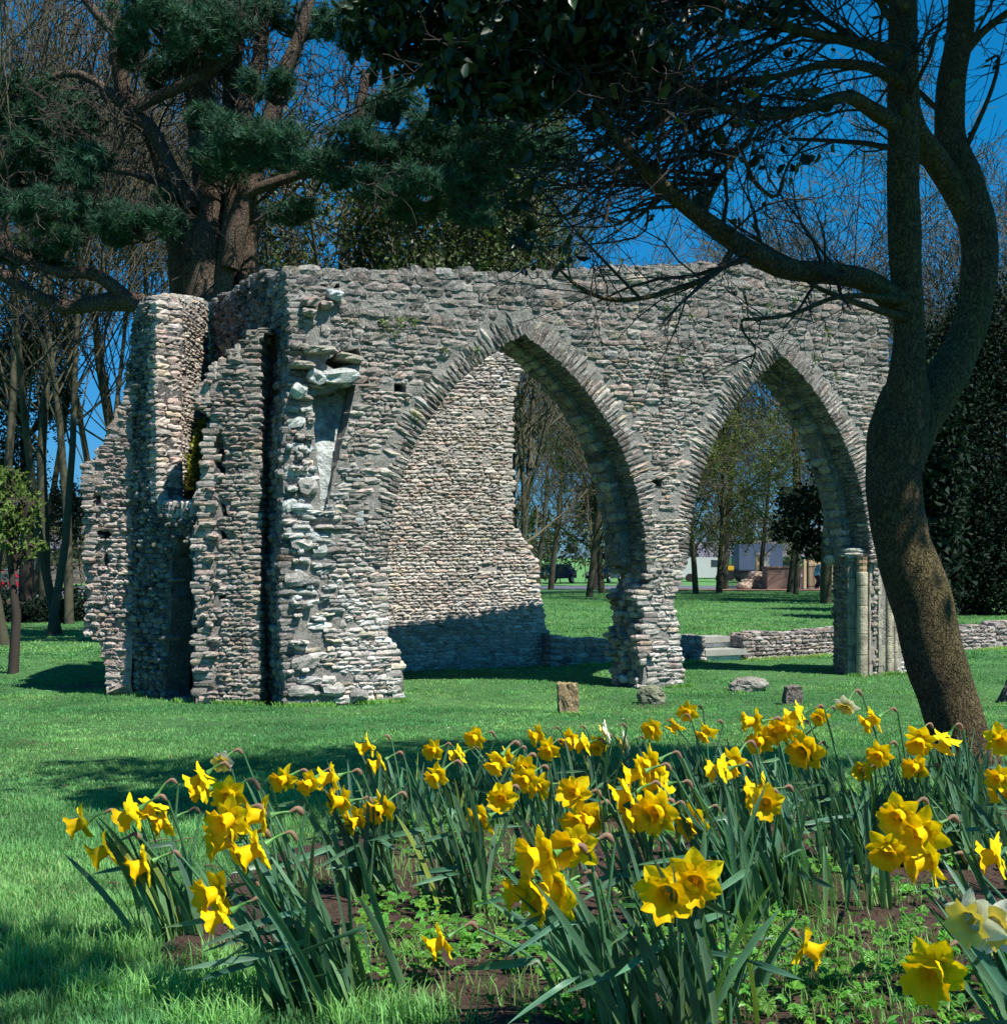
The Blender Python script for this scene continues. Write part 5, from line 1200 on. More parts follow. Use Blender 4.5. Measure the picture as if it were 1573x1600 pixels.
def stem(root, org, base, ctr, axis, r):
    a = nrm(axis); back = ctr - a * 0.014; neck = back - a * 0.030 + np.array([0.008, 0.004, 0.006]); top = neck + np.array([0.030, 0.008, -0.010 + 0.006 * r.normal()])
    L = np.linalg.norm(top - base); mid = base * 0.45 + top * 0.55 + np.array([0.02 * L, 0, 0.03 * L])
    sm = MB(); P = catmull([base, mid, top], 7); tubes(sm, P, np.linspace(0.0042, 0.0030, len(P)), 6, c=(0.9, 1.0, 0.75))
    q = catmull([back, back * .5 + neck * .5 + np.array([0, 0, .002]), neck], 4); tubes(sm, q, np.array([.0085, .007, .0048, .0035, .003, .003, .003, .003, .003])[:len(q)], 7, c=(1.2, 1.3, 0.5))
    so = sm.build('stem', M['daff_leaf'], root, smooth=True); so.location = tuple(-org)
    pm = MB(); q = catmull([top - np.array([.004, 0, 0]), (top + neck) / 2 + np.array([0, 0, .010]), neck], 4)
    tubes(pm, q, np.array([.0036, .0052, .0062, .0060, .0050, .0046, .0040, .0034, .003])[:len(q)] * r.uniform(.8, 1.15), 7)
    po = pm.build('spathe', M['spathe'], so, smooth=True)
def leaves(mb, base, n, L, lean, r, spread=0.07, wid=0.0076, bent=0.16):
    for k in range(int(n * 0.80)):
        b = base + np.array([r.normal() * spread, r.normal() * spread * 0.6, 0]); b[2] = float(bed_z(b[0], b[1])) - 0.01
        l = L * r.uniform(0.62, 1.12); d = nrm(np.array([lean + 0.22 * r.normal(), 0.20 * r.normal() - 0.04, 1.0])); g = np.array([0, 0, -1.0])
        dl = nrm(d * np.array([1, 1, 0]) + 1e-4); m = 9; P = [b]; dd = nrm(d * np.array([.5, .5, 1]))
        kink = r.random() < bent; kp = r.integers(4, 7); cur = r.uniform(0.02, 0.14)
        for i in range(m - 1):
            dd = nrm(dd + (d - dd) * 0.25 + cur * dl * (i / m) + (g * 0.05 * (i / m)))
            if kink and i >= kp: dd = nrm(dd + dl * 0.9 * (i == kp) + g * (1.1 if i == kp else 0.25))
            P.append(P[-1] + dd * l / (m - 1))
        P = np.array(P); W = wid * r.uniform(.75, 1.2) * np.array([.7, .9, 1, 1, 1, .97, .9, .68, .06])
        a = r.uniform(0, math.pi * 2); v = np.array([math.cos(a), math.sin(a) - 0.9, 0.2])
        c = r.uniform(0.6, 1.35) * (np.array([1.9, 1.2, .5]) if r.random() < .04 else 1.0)
        strap(mb, P, W, v, c=c * np.array([r.uniform(.85, 1.25), 1.0, r.uniform(.75, 1.1)]), tipc=float(r.random() < .3) * r.random())
FL = -1
CL = [  # label, base px, leaf count, leaf length, lean, flowers (x, y, diameter scale, white)
 ('clump of daffodils at the far left of the bed, six blooms leaning over the lawn', (285, 1485), 34, .33, -.32, [(130, 1285, 1.0, 0), (168, 1327, 1.1, 0), (212, 1268, 1.0, 0), (240, 1255, .9, 0), (262, 1283, 1.0, 0), (230, 1350, 1.15, 0)]),
 ('broad foreground clump of daffodils left of centre with many crossing leaves', (505, 1590), 85, .40, -.38, [(345, 1395, 1.05, 0), (352, 1428, .95, 0), (362, 1278, 1.1, 0), (412, 1275, 1.0, 0), (362, 1312, 1.05, 0), (405, 1325, 1.1, 0), (362, 1240, .9, 0)]),
 ('tall stemmed daffodils topped by one white bloom at the left end of the bed', (455, 1440), 20, .36, -.30, [(348, 1190, .8, 1), (318, 1213, .9, 0), (322, 1235, .8, 0)]),
 ('clump with a row of small upright yellow blooms behind the broad left clump', (575, 1420), 60, .38, -.22, [(446, 1217, .85, 0), (487, 1221, .9, 0), (521, 1214, 1.0, 0), (538, 1253, 1.1, 0), (562, 1281, 1.05, 0), (600, 1258, 1.1, 0)]),
 ('two shaded blooms on tall stems in front of the dark lawn shadow', (640, 1330), 26, .33, -.15, [(578, 1163, 1.0, 0), (597, 1190, 1.0, 0)]),
 ('clump left of the bed centre whose blooms hang over long dark leaves', (735, 1445), 50, .38, -.18, [(757, 1278, 1.0, 0), (785, 1245, 1.0, 0), (686, 1210, .9, 0), (780, 1187, .9, 0)]),
 ('small clump with three blooms right of the centre left clump', (870, 1400), 34, .34, -.15, [(825, 1215, .95, 0), (846, 1230, .95, 0), (818, 1197, .8, 0)]),
 ('shaded daffodils at the left of the back row', (730, 1300), 44, .33, -.12, [(680, 1172, 1.1, 0), (720, 1178, 1.0, 0), (746, 1152, 1.0, 0), (795, 1182, 1.0, 0)]),
 ('shaded daffodils in the middle of the back row with two white blooms', (930, 1290), 60, .33, -.12, [(846, 1148, 1.2, 0), (858, 1170, 1.1, 0), (893, 1152, 1.1, 0), (916, 1162, 1.1, 0), (936, 1163, 1.0, 0), (949, 1142, 1.0, 1), (978, 1162, 1.1, 1)]),
 ('largest foreground clump of four blooms with bending stems at bottom centre', (985, 1650), 46, .38, -.42, [(822, 1395, .95, 0), (872, 1388, 1.25, 0), (855, 1337, 1.1, 0), (904, 1322, 1.1, 0)]),
 ('upright foreground clump carrying a touching pair of big blooms', (1085, 1660), 60, .40, -.10, [(1045, 1388, 1.15, 0), (1087, 1372, 1.2, 0)]),
 ('clump whose three blooms hang one over the other above the centre bed', (1010, 1480), 44, .38, -.20, [(902, 1240, 1.0, 0), (915, 1276, 1.15, 0), (935, 1282, 1.0, 0)]),
 ('densest clump in the centre with a tight bunch of many large blooms', (1150, 1480), 70, .42, -.28, [(1000, 1208, 1.0, 0), (1022, 1192, 1.0, 0), (1036, 1225, 1.05, 0), (985, 1240, 1.0, 0), (1008, 1268, 1.25, 0), (1032, 1268, 1.3, 0), (1087, 1280, 1.1, 0)]),
 ('clump right of centre with two pairs of blooms over pale bent leaves', (1215, 1450), 66, .38, -.20, [(1150, 1185, 1.0, 0), (1130, 1203, 1.0, 0), (1193, 1235, 1.05, 0), (1196, 1252, 1.1, 0)]),
 ('sunlit clump below the dark stump with a big double looking bloom', (1330, 1370), 74, .38, -.20, [(1262, 1172, 1.35, 0), (1183, 1128, 1.0, 0), (1216, 1142, 1.1, 0), (1192, 1157, 1.0, 0), (1250, 1116, 1.0, 0), (1232, 1138, 1.0, 0)]),
 ('brown looking shaded blooms at the right of the back row', (1120, 1290), 60, .34, -.12, [(1076, 1112, 1.1, 0), (1024, 1137, 1.2, 0), (1056, 1132, 1.0, 0), (1106, 1142, 1.0, 0), (1284, 1118, 1.0, 0)]),
 ('clump left of the leaning trunk with one lone white bloom standing tallest', (1420, 1370), 64, .38, -.20, [(1367, 1124, 1.05, 0), (1376, 1177, 1.0, 0), (1348, 1205, .8, 0), (1323, 1101, .85, 1)]),
 ('clump with three blooms in front of the foot of the leaning trunk', (1520, 1370), 60, .36, -.30, [(1438, 1152, 1.15, 0), (1480, 1155, 1.1, 0), (1437, 1201, 1.1, 0)]),
 ('clump cut by the right edge with small blooms beside the trunk foot', (1620, 1420), 44, .38, -.22, [(1560, 1153, 1.1, 0), (1565, 1216, .9, 0), (1570, 1240, .9, 0)]),
 ('near right clump with four blooms drooping over the weeds', (1590, 1590), 22, .36, -.40, [(1409, 1272, .95, 0), (1389, 1322, 1.05, 0), (1447, 1300, 1.05, 0), (1455, 1345, 1.2, 0), (1560, 1337, .9, 0)]),
 ('nearest plant at the lower right, one very large bloom beside white ones', (1665, 1760), 16, .36, -.40, [(1462, 1510, 1.25, 0), (1522, 1438, 1.1, 1), (1556, 1446, 1.1, 1)]),
 ('single low daffodil nodding over the grass at bottom centre', (905, 1560), 7, .26, -.60, [(692, 1470, .9, 0)]),
 ('single daffodil in side view over bare soil at lower right', (1165, 1600), 7, .24, .30, [(1255, 1478, .95, 0)]),
]
def daffodils():
    for ci, (label, bpx, nl, L, lean, fl) in enumerate(CL):
        r = np.random.default_rng(900 + ci); base = on_ground(*bpx); base[2] = float(bed_z(base[0], base[1]))
        root = thing('daffodil_clump', label, 'daffodils', base, 'daffodil clumps in the planting bed')
        Y = base[1]; ml = MB()
        leaves(ml, base, nl, L, lean * 1.15, r, spread=0.026 + 0.0004 * nl, bent=0.22)
        lo = ml.build('leaves', M['daff_leaf'], root, smooth=True); lo.location = tuple(-base)
        for (x, y, sc, wh) in fl:
            Yf = Y + r.uniform(-0.08, 0.04) - 0.02; ctr = ray(x, y, Yf); size = 0.088 * sc * r.uniform(.88, 1.08)
            ax = np.array([-0.85 + 0.35 * r.normal(), -0.40 + 0.40 * r.normal(), -0.32 + 0.25 * r.normal()])
            if (x, y) == (1255, 1478): ax = np.array([0.8, -0.35, -0.35])
            if (x, y) == (1462, 1510): ax = np.array([-0.6, -0.75, -0.3])
            if (x, y) == (692, 1470): ax = np.array([-0.9, -0.3, -0.45])
            if (x, y) in ((1045, 1388), (1087, 1372), (1196, 1252), (785, 1245)): ax = np.array([-0.25, -0.95, -0.15])
            b = base + np.array([r.normal() * 0.05, r.normal() * 0.03, 0]); ax = nrm(ax)
            flower(root, base, ctr, ax, size, wh, r); stem(root, base, b, ctr, ax, r)
    # more leaves without blooms filling the back of the bed
    for (bx, by, nl, lb) in ((640, 1300, 60, 'leafy flowerless clump left in the shaded back row'), (820, 1295, 70, 'leafy flowerless clump in the middle of the shaded back row'), (1020, 1285, 70, 'leafy flowerless clump right of the back row white blooms'), (1210, 1300, 60, 'leafy flowerless clump behind the sunlit double bloom'), (1290, 1440, 40, 'leafy flowerless clump among weeds right of centre'), (1480, 1300, 60, 'leafy flowerless clump right at the leaning trunk base'), (1545, 1300, 60, 'leafy flowerless clump behind the trunk foot clump at right')):
        r = np.random.default_rng(bx); base = on_ground(bx, by); base[2] = float(bed_z(base[0], base[1]))
        root = thing('daffodil_clump', lb, 'daffodils', base, 'daffodil clumps in the planting bed'); ml = MB(); leaves(ml, base, nl, .35, -.2, r, spread=0.10)
        lo = ml.build('leaves', M['daff_leaf'], root, smooth=True); lo.location = tuple(-base)
daffodils()
M['weed'] = mat_leaf('bright green weed leaves', (0.085, 0.24, 0.04), 0.45, 0.3, 0.35, var=0.3, scale=9)
M['dead'] = mat_simple('dry brown leaf', (0.30, 0.14, 0.07), 0.8, 0.4, 60, 0.2, 100, 0.002)
def weeds():
    r = np.random.default_rng(3); mb = MB(); n = 0
    while n < 1900:
        x = r.uniform(560, 1640); y = 1600 + 60 - 370 * r.random() ** 0.8; p = on_ground_fast(x, y)
        if bed_mask(np.array([p[0]]), np.array([p[1]]))[0] < 0.03: continue
        if vnoise(np.array([[p[0] * 3.6, p[1] * 3.6, 2.0]]), 17)[0] + 0.35 * (y > 1470) < -0.02: n += 0.3; continue
        n += 1; z = float(bed_z(p[0], p[1])); h = r.uniform(0.012, 0.055); tilt = nrm(np.array([r.normal() * .35, r.normal() * .35 - .25, 1])); a_, s, u = frame(tilt)
        c0 = np.array([p[0], p[1], z + h]); c = r.uniform(0.6, 1.5) * np.array([r.uniform(.8, 1.3), 1, r.uniform(.6, 1.1)]); S = r.uniform(0.013, 0.030); k = r.choice([3, 5, 5]); r0 = r.uniform(0, 6)
        for q in range(k):
            th = r0 + (q - (k - 1) / 2) * 0.95; e = s * math.cos(th) + u * math.sin(th); t = np.cross(a_, e); l = S * (1.0 - 0.12 * abs(q - (k - 1) / 2))
            V = [c0, c0 + e * l * .35 + t * l * .22 + a_ * .002, c0 + e * l * .6 + t * l * .30, c0 + e * l * .72 + t * l * .16, c0 + e * l - a_ * l * .2, c0 + e * l * .72 - t * l * .16, c0 + e * l * .6 - t * l * .30, c0 + e * l * .35 - t * l * .22 + a_ * .002]
            mb.add(V, [(0, 1, 2, 3), (0, 3, 4, 5), (0, 5, 6, 7)], c=c)
    o = mb.build('ground_cover', M['weed']); o['kind'] = 'stuff'; tag(o, 'low green toothed weeds covering the dark soil between the daffodils', 'weeds')
    mb = MB(); P = []
    for k in range(1500):
        x = r.uniform(450, 1640); y = r.uniform(1290, 1650); p = on_ground_fast(x, y)
        if bed_mask(np.array([p[0]]), np.array([p[1]]))[0] > 0.0: P.append((p[0], p[1], float(bed_z(p[0], p[1])) + 0.003))
    P = np.array(P); leaf_cards(mb, P, np.full(len(P), 0.016), r=r, aspect=0.45, col=(0.35 + 0.9 * r.random((len(P), 1))) * np.ones((1, 3)))
    o = mb.build('bark_litter', mat_simple('bark chips', (0.11, 0.062, 0.045), 0.9, 0.5, 80, 0, vc=True)); o['kind'] = 'stuff'; tag(o, 'dark brown bark chips and dry scraps scattered over the bed', 'bark chips')
    for (x, y, s, lb) in ((264, 1478, 0.035, 'dry orange brown leaf on the grass by the far left clump'), (1180, 1492, 0.018, 'tan dead leaf on the soil near the side view daffodil'), (690, 1450, 0.012, 'small dry leaf beside the low nodding daffodil')):
        p = on_ground(x, y); mb = MB(); g = []
        for si in np.linspace(0, 1, 6):
            w = s * .5 * math.sin(math.pi * (0.08 + .88 * si))
            for q in (-1, 0, 1): g.append((p[0] + s * 1.2 * (si - .5), p[1] + w * q, p[2] + .022 + .012 * math.sin(si * 5) + .010 * abs(q)))
        idx = np.arange(18).reshape(6, 3); mb.add(np.array(g), np.stack([idx[:-1, :-1], idx[:-1, 1:], idx[1:, 1:], idx[1:, :-1]], -1).reshape(-1, 4))
        o = mb.build('dead_leaf', M['dead'], loc=p); tag(o, lb, 'dead leaf')
    mb = MB(); P = []
    for (x, y) in [(120, 1177), (398, 1155), (820, 1105), (1095, 1098), (1045, 1090), (973, 1128), (700, 1143), (1105, 1102), (1330, 1072), (1548, 1045), (1556, 1048), (1512, 1052), (660, 1087), (820, 1092), (1145, 1088), (1230, 1068), (960, 1095), (560, 1120), (1120, 985), (30, 1075), (1200, 950)]:
        p = on_ground(x, y)
        for q in range(7):
            a = q * 0.9; d = np.array([math.cos(a), math.sin(a), 0]) * 0.009; t = np.array([-math.sin(a), math.cos(a), 0]) * 0.004
            b = p + (0, 0, 0.028); mb.add([b, b + d * .6 + t, b + d + (0, 0, .002), b + d * .6 - t], [(0, 1, 2, 3)])
    o = mb.build('daisies', mat_simple('white daisy petals', (0.8, 0.8, 0.78), 0.6, 0.05, 5, 0)); o['kind'] = 'stuff'; tag(o, 'tiny white daisies dotted over the lawn', 'daisies')
M['twig_fallen'] = mat_simple('fallen twig wood', (0.14, 0.095, 0.06), 0.9, 0.3, 20, 0)
def fallen():
    r = np.random.default_rng(77); mb = MB()
    for k in range(70):
        x, y = r.uniform(-20, 1560), r.uniform(1085, 1400); p = on_ground(x, y)
        if bed_mask(np.array([p[0]]), np.array([p[1]]))[0] > -0.05: continue
        a = r.uniform(0, 6.28); L = r.uniform(.03, .12); d = np.array([math.cos(a), math.sin(a), 0]) * L; q = np.array([p + (0, 0, .018), p + d * .5 + (.01, 0, .026), p + d + (0, 0, .020)])
        tubes(mb, q, np.array([.003, .0025, .0015]), 4)
    o = mb.build('fallen_twigs', M['twig_fallen']); o['kind'] = 'stuff'; tag(o, 'thin fallen twigs lying about on the lawn', 'twigs')
fallen()
def on_ground_fast(x, y):
    Ys = np.linspace(1.5, 8, 400); d = (H - (y - HOR) / F * Ys) - (1.6 - 0.93 - 0.0638 * (Ys - 2.5) ); i = np.argmax(d <= 0); Y = Ys[i]; return np.array([(x - CX) / F * Y, Y, 0.0])
weeds()

# ------------------------------------------------------------------ street beyond the park
def at(x, Y, dz=0.0):
    X = (x - CX) / F * Y; return np.array([X, Y, float(G(X, Y)) + dz])
M['paint_brown'] = mat_simple('brown cabinet paint', (0.17, 0.115, 0.095), 0.6, 0.06, 2, 0.05); M['iron'] = mat_simple('black iron paint', (0.015, 0.017, 0.02), 0.5, 0.2, 4, 0)
M['white_p'] = mat_simple('white paint', (0.50, 0.52, 0.52), 0.5, 0.06, 3, 0); M['glass'] = mat_simple('dark window glass', (0.03, 0.045, 0.06), 0.08, 0.1, 1, 0, spec=0.8)
M['rubber'] = mat_simple('black tyre rubber', (0.02, 0.02, 0.02), 0.9, 0.1, 4, 0); M['red_p'] = mat_simple('red car paint', (0.42, 0.012, 0.03), 0.35, 0.05, 2, 0, spec=0.5)
M['blue_p'] = mat_simple('dark blue car paint', (0.015, 0.03, 0.06), 0.3, 0.05, 2, 0, spec=0.6); M['yellow_p'] = mat_simple('yellow machine paint', (0.65, 0.36, 0.02), 0.5, 0.1, 2, 0)
M['tarp'] = mat_simple('blue grey side panel', (0.065, 0.085, 0.15), 0.7, 0.1, 2, 0); M['concrete'] = mat_simple('pale concrete', (0.45, 0.45, 0.42), 0.9, 0.15, 3, 0.2, 20, 0.01)
M['hoard'] = mat_simple('cream and tan hoarding boards', (0.50, 0.36, 0.20), 0.8, 0.3, 1.3, 0.1); M['sandrock'] = mat_simple('pale pinkish sandstone', (0.50, 0.38, 0.30), 0.9, 0.25, 2, 0.7, 8, 0.05, vc=True)
M['slate_roof'] = mat_simple('grey slate roof', (0.11, 0.11, 0.14), 0.8, 0.2, 2, 0.4, 12, 0.03); M['brickwall'] = mat_simple('grey rendered brick', (0.22, 0.17, 0.16), 0.9, 0.3, 2, 0.4, 12, 0.02)
M['wood'] = mat_simple('weathered fence rail', (0.10, 0.09, 0.085), 0.9, 0.3, 4, 0.2); M['skin'] = mat_simple('skin', (0.45, 0.27, 0.19), 0.6, 0.05, 5, 0); M['teal'] = mat_simple('teal cloth', (0.04, 0.16, 0.22), 0.9, 0.1, 9, 0); M['dark'] = mat_simple('dark cloth', (0.03, 0.03, 0.05), 0.9, 0.1, 9, 0)
def sheet(name, pts, m, dz, n=24):
    """ground sheet following the terrain between two depth lines"""
    (xa, xb), (Ya, Yb) = pts; mb = MB(); xs = np.linspace(xa, xb, 60); ys = np.linspace(Ya, Yb, n); X, Y = np.meshgrid(xs, ys); Z = G(X, Y) + dz
    w = 0.25 * vnoise(np.stack([X * .6, Y * 0, 0 * X], -1), 6); Y = Y + w; Z = G(X, Y) + dz
    idx = np.arange(X.size).reshape(X.shape); mb.add(np.stack([X, Y, Z], -1), np.stack([idx[:-1, :-1], idx[:-1, 1:], idx[1:, 1:], idx[1:, :-1]], -1).reshape(-1, 4))
    o = mb.build(name, M[m], smooth=True); o['kind'] = 'structure'; return o
sheet('earth_strip', ((5.0, 30), (46.5, 57)), 'redsoil', 0.03); sheet('pavement', ((-8, 40), (57.6, 60)), 'concrete', 0.02); sheet('road', ((-70, 60), (60.6, 84)), 'asphalt', 0.03)
def prism(mb, prof, y0, y1, m=0, c=None):
    p = np.array(prof); n = len(p); V = np.concatenate([np.c_[p[:, 0], np.full(n, y0), p[:, 1]], np.c_[p[:, 0], np.full(n, y1), p[:, 1]]]); i = np.arange(n); j = (i + 1) % n
    t = np.array(tessellate_polygon([[Vector((a, b, 0)) for a, b in prof]])); mb.add(V, np.stack([i, j, j + n, i + n], -1), np.concatenate([t, t[:, ::-1] + n]), c=c, m=m)
def car(loc, rz, paint, label, name='parked_car'):
    root = thing(name, label, 'car', loc); root.rotation_euler = (0, 0, rz)
    b = MB(); prism(b, [(-2.05, .35), (2.0, .32), (2.08, .55), (2.0, .78), (1.25, .93), (.85, .97), (.3, 1.42), (-1.1, 1.45), (-1.75, 1.02), (-2.05, .92)], -.82, .82); b.build('body', M[paint], root)
    for s in (-1, 1):
        g = MB(); prism(g, [(.72, 1.0), (.25, 1.36), (-.4, 1.38), (-.4, 1.0)], s * .825, s * .835); g.build('side_window', M['glass'], root); g = MB(); prism(g, [(-.5, 1.0), (-.5, 1.38), (-1.05, 1.38), (-1.5, 1.0)], s * .825, s * .835); g.build('side_window', M['glass'], root)
    g = MB(); g.add([(.86, -.7, 1.0), (.86, .7, 1.0), (.34, .64, 1.41), (.34, -.64, 1.41)], [(0, 1, 2, 3)]); g.v[-1] += np.array([.02, 0, .01]); g.build('windscreen', M['glass'], root)
    g = MB(); g.add([(-1.74, -.7, 1.06), (-1.74, .7, 1.06), (-1.15, .64, 1.44), (-1.15, -.64, 1.44)], [(0, 1, 2, 3)]); g.v[-1] += np.array([-.03, 0, .01]); g.build('rear_window', M['glass'], root)
    for x in (-1.3, 1.3):
        for s in (-1, 1):
            w = MB(); tubes(w, np.array([(x, s * .70, .31), (x, s * .86, .31)]), np.array([.31, .31]), 20, cap=True); wo_ = w.build('wheel', M['rubber'], root)
            w = MB(); tubes(w, np.array([(x, s * .855, .31), (x, s * .875, .31)]), np.array([.19, .17]), 12, cap=True); w.build('rim', M['white_p'], wo_)
    for s in (-1, 1):
        h = MB(); add_box(h, (2.0, s * .6 - .14, .58), (2.07, s * .6 + .14, .74)); h.build('headlight', M['white_p'], root); h = MB(); add_box(h, (-2.07, s * .62 - .1, .6), (-2.02, s * .62 + .1, .82)); h.build('tail_light', M['red_p'], root)
    return root
car(at(865, 94), math.radians(-125), 'blue_p', 'dark blue car parked at the kerb, nearer the rear wall in the first arch')
car(at(945, 96), math.radians(-115), 'blue_p', 'dark blue car half hidden behind the trunk in the first arch')
car(at(18, 74), math.radians(4), 'red_p', 'red car parked behind the rail fence at the left edge')
car(at(55, 74, 0), math.radians(4), 'red_p', 'second red car, farther right behind the rail fence') if False else None
# van and digger in the street
v = thing('van', 'white van in the street beside the left tree of the second arch', 'van', at(1098, 98)); b = MB()
prism(b, [(-1.9, .35), (1.9, .35), (2.0, .8), (1.5, 1.15), (1.1, 1.95), (-1.9, 2.0)], -.9, .9); b.build('body', M['white_p'], v)
g = MB(); prism(g, [(1.35, 1.2), (1.05, 1.75), (.5, 1.78), (.5, 1.2)], -.912, -.905); g.build('side_window', M['glass'], v)
for x in (-1.2, 1.2):
    w = MB(); tubes(w, np.array([(x, -.92, .34), (x, -.7, .34)]), np.array([.34, .34]), 18, cap=True); w.build('wheel', M['rubber'], v)
d = thing('digger', 'yellow digger working in the street, seen under the spring leaves', 'digger', at(1150, 104)); b = MB(); add_box(b, (-.9, -.6, .7), (.9, .6, 1.25)); b.build('body', M['yellow_p'], d)
b = MB(); add_box(b, (-.5, -.5, 1.26), (.35, .5, 2.1)); b.build('cab', M['glass'], d); b = MB(); tubes(b, np.array([(.4, 0, 1.3), (1.1, 0, 2.6), (1.9, 0, 2.1), (2.1, 0, 1.2)]), np.array([.14, .14, .11, .09]), 6, cap=True); b.build('arm', M['yellow_p'], d)
b = MB(); prism(b, [(1.9, .8), (2.4, .9), (2.3, 1.3), (2.0, 1.25)], -.35, .35); b.build('bucket', M['iron'], d)
for x in (-.65, .6):
    w = MB(); tubes(w, np.array([(x, -.8, .4), (x, .8, .4)]), np.array([.4, .4]), 16, cap=True); w.build('wheel', M['rubber'], d)
t_ = thing('lorry', 'lorry with blue grey side curtain beyond the boulders', 'lorry', at(1180, 96)); b = MB(); add_box(b, (-1.5, -1.1, .9), (1.9, 1.1, 3.0)); b.build('curtain_side', M['tarp'], t_); b = MB(); add_box(b, (-1.6, -1.0, .45), (2.0, 1.0, .88)); b.build('chassis', M['iron'], t_)
for x in (-1.0, 1.3):
    w = MB(); tubes(w, np.array([(x, -1.08, .42), (x, 1.08, .42)]), np.array([.42, .42]), 16, cap=True); w.build('wheel', M['rubber'], t_)
# substation cabinet
Yc = 48.5; c0 = at(1199, Yc); c1 = at(1258, Yc); W_ = c1[0] - c0[0]; cb = thing('utility_cabinet', 'low brown metal utility cabinet with flat lid on the earth strip', 'utility cabinet', at(1228, Yc))
b = MB(); add_box(b, (-W_ / 2, 0, 0), (W_ * .22, 1.0, 0.86)); b.build('body', M['paint_brown'], cb); b = MB(); add_box(b, (-W_ / 2 - .03, -.03, .865), (W_ * .22 + .02, 1.03, .93)); b.build('lid', M['paint_brown'], cb)
b = MB(); add_box(b, (W_ * .225, .25, 0), (W_ / 2, 1.0, .90)); b.build('side_cabinet', M['paint_brown'], cb); b = MB(); add_box(b, (W_ * .31, .235, .1), (W_ * .40, .247, .80)); b.build('door', M['iron'], cb)
b = MB(); add_box(b, (W_ * .43, .235, .5), (W_ * .46, .247, .62)); b.build('label_plate', M['white_p'], cb)
for i, (x, y, s, lb) in enumerate(((1173, 915, .38, 'pale sandstone boulder lowest in the pile left of the cabinet'), (1183, 902, .34, 'pale sandstone boulder standing on top of the pile'), (1163, 913, .26, 'small pale boulder at the left of the pile'), (1194, 914, .2, 'small pale boulder against the brown cabinet'))):
    rock('boulder', lb, 'boulder', ray(x, y + 6, 50) if i == 1 else at(x, 50 - .2 * i), s * 1.1, s * .8, s * .62, 60 + i, (1, 1, 1), mat='sandrock', boxy=0.3)
def railings(name, label, xa, xb, Y, h, n):
    a, b_ = at(xa, Y), at(xb, Y); root = thing(name, label, 'railings', (a + b_) / 2); L = b_[0] - a[0]
    for z in (h * .12, h * .9):
        m = MB(); add_box(m, (-L / 2, -.015, z), (L / 2, .015, z + .04)); m.build('rail', M['iron'], root)
    m = MB()
    for x in np.linspace(-L / 2, L / 2, n): add_box(m, (x - .012, -.04, 0), (x + .012, -.018, h))
    m.build('bars', M['iron'], root)
    for x in np.linspace(-L / 2, L / 2, max(2, int(L / 2.4) + 1)):
        m = MB(); add_box(m, (x - .04, .02, 0), (x + .04, .10, h * 1.1)); m.build('post', M['iron'], root)
railings('railings', 'black iron railings left of the brown cabinet', 1126, 1190, 57, .95, 34); railings('railings', 'black iron railings right of the brown cabinet', 1262, 1330, 56, 1.15, 34)
for x, lb in ((1195, 'pale concrete gate pillar just left of the cabinet top'), (1183, 'slim pale pillar with orange stain behind the boulders')):
    g_ = thing('gate_pillar', lb, 'gate pillar', at(x, 60)); m = MB(); w = .17 if x == 1195 else .08; add_box(m, (-w, -w, 0), (w, w, 1.75)); m.build('shaft', M['concrete'] if x == 1195 else M['hoard'], g_); m = MB(); add_box(m, (-w - .05, -w - .05, 1.755), (w + .05, w + .05, 1.87)); m.build('cap', M['concrete'], g_)
hb = thing('hoarding', 'cream and tan boarded hoarding behind the right railings', 'hoarding', at(1298, 72)); m = MB()
for k, x in enumerate(np.arange(-1.6, 1.6, .2)): add_box(m, (x, 0, 0.1), (x + .185, .04, 1.9 + .12 * math.sin(k * 2.1)), c=(1, 1, 1))
m.build('boards', M['hoard'], hb); m = MB(); add_box(m, (-1.6, .045, .5), (1.6, .1, .6)); add_box(m, (-1.6, .045, 1.5), (1.6, .1, 1.6)); m.build('rail', M['wood'], hb)
rf = thing('fence', 'dark timber rail fence in front of the street at the left', 'fence', at(40, 60)); L = 9.0
for z in (.35, .75, 1.12):
    m = MB(); add_box(m, (-L, -.03, z), (L, .03, z + .12)); m.build('rail', M['wood'], rf)
for x in np.arange(-L, L + .1, 2.0):
    m = MB(); add_box(m, (x - .07, .035, -.1), (x + .07, .17, 1.3)); m.build('post', M['wood'], rf)
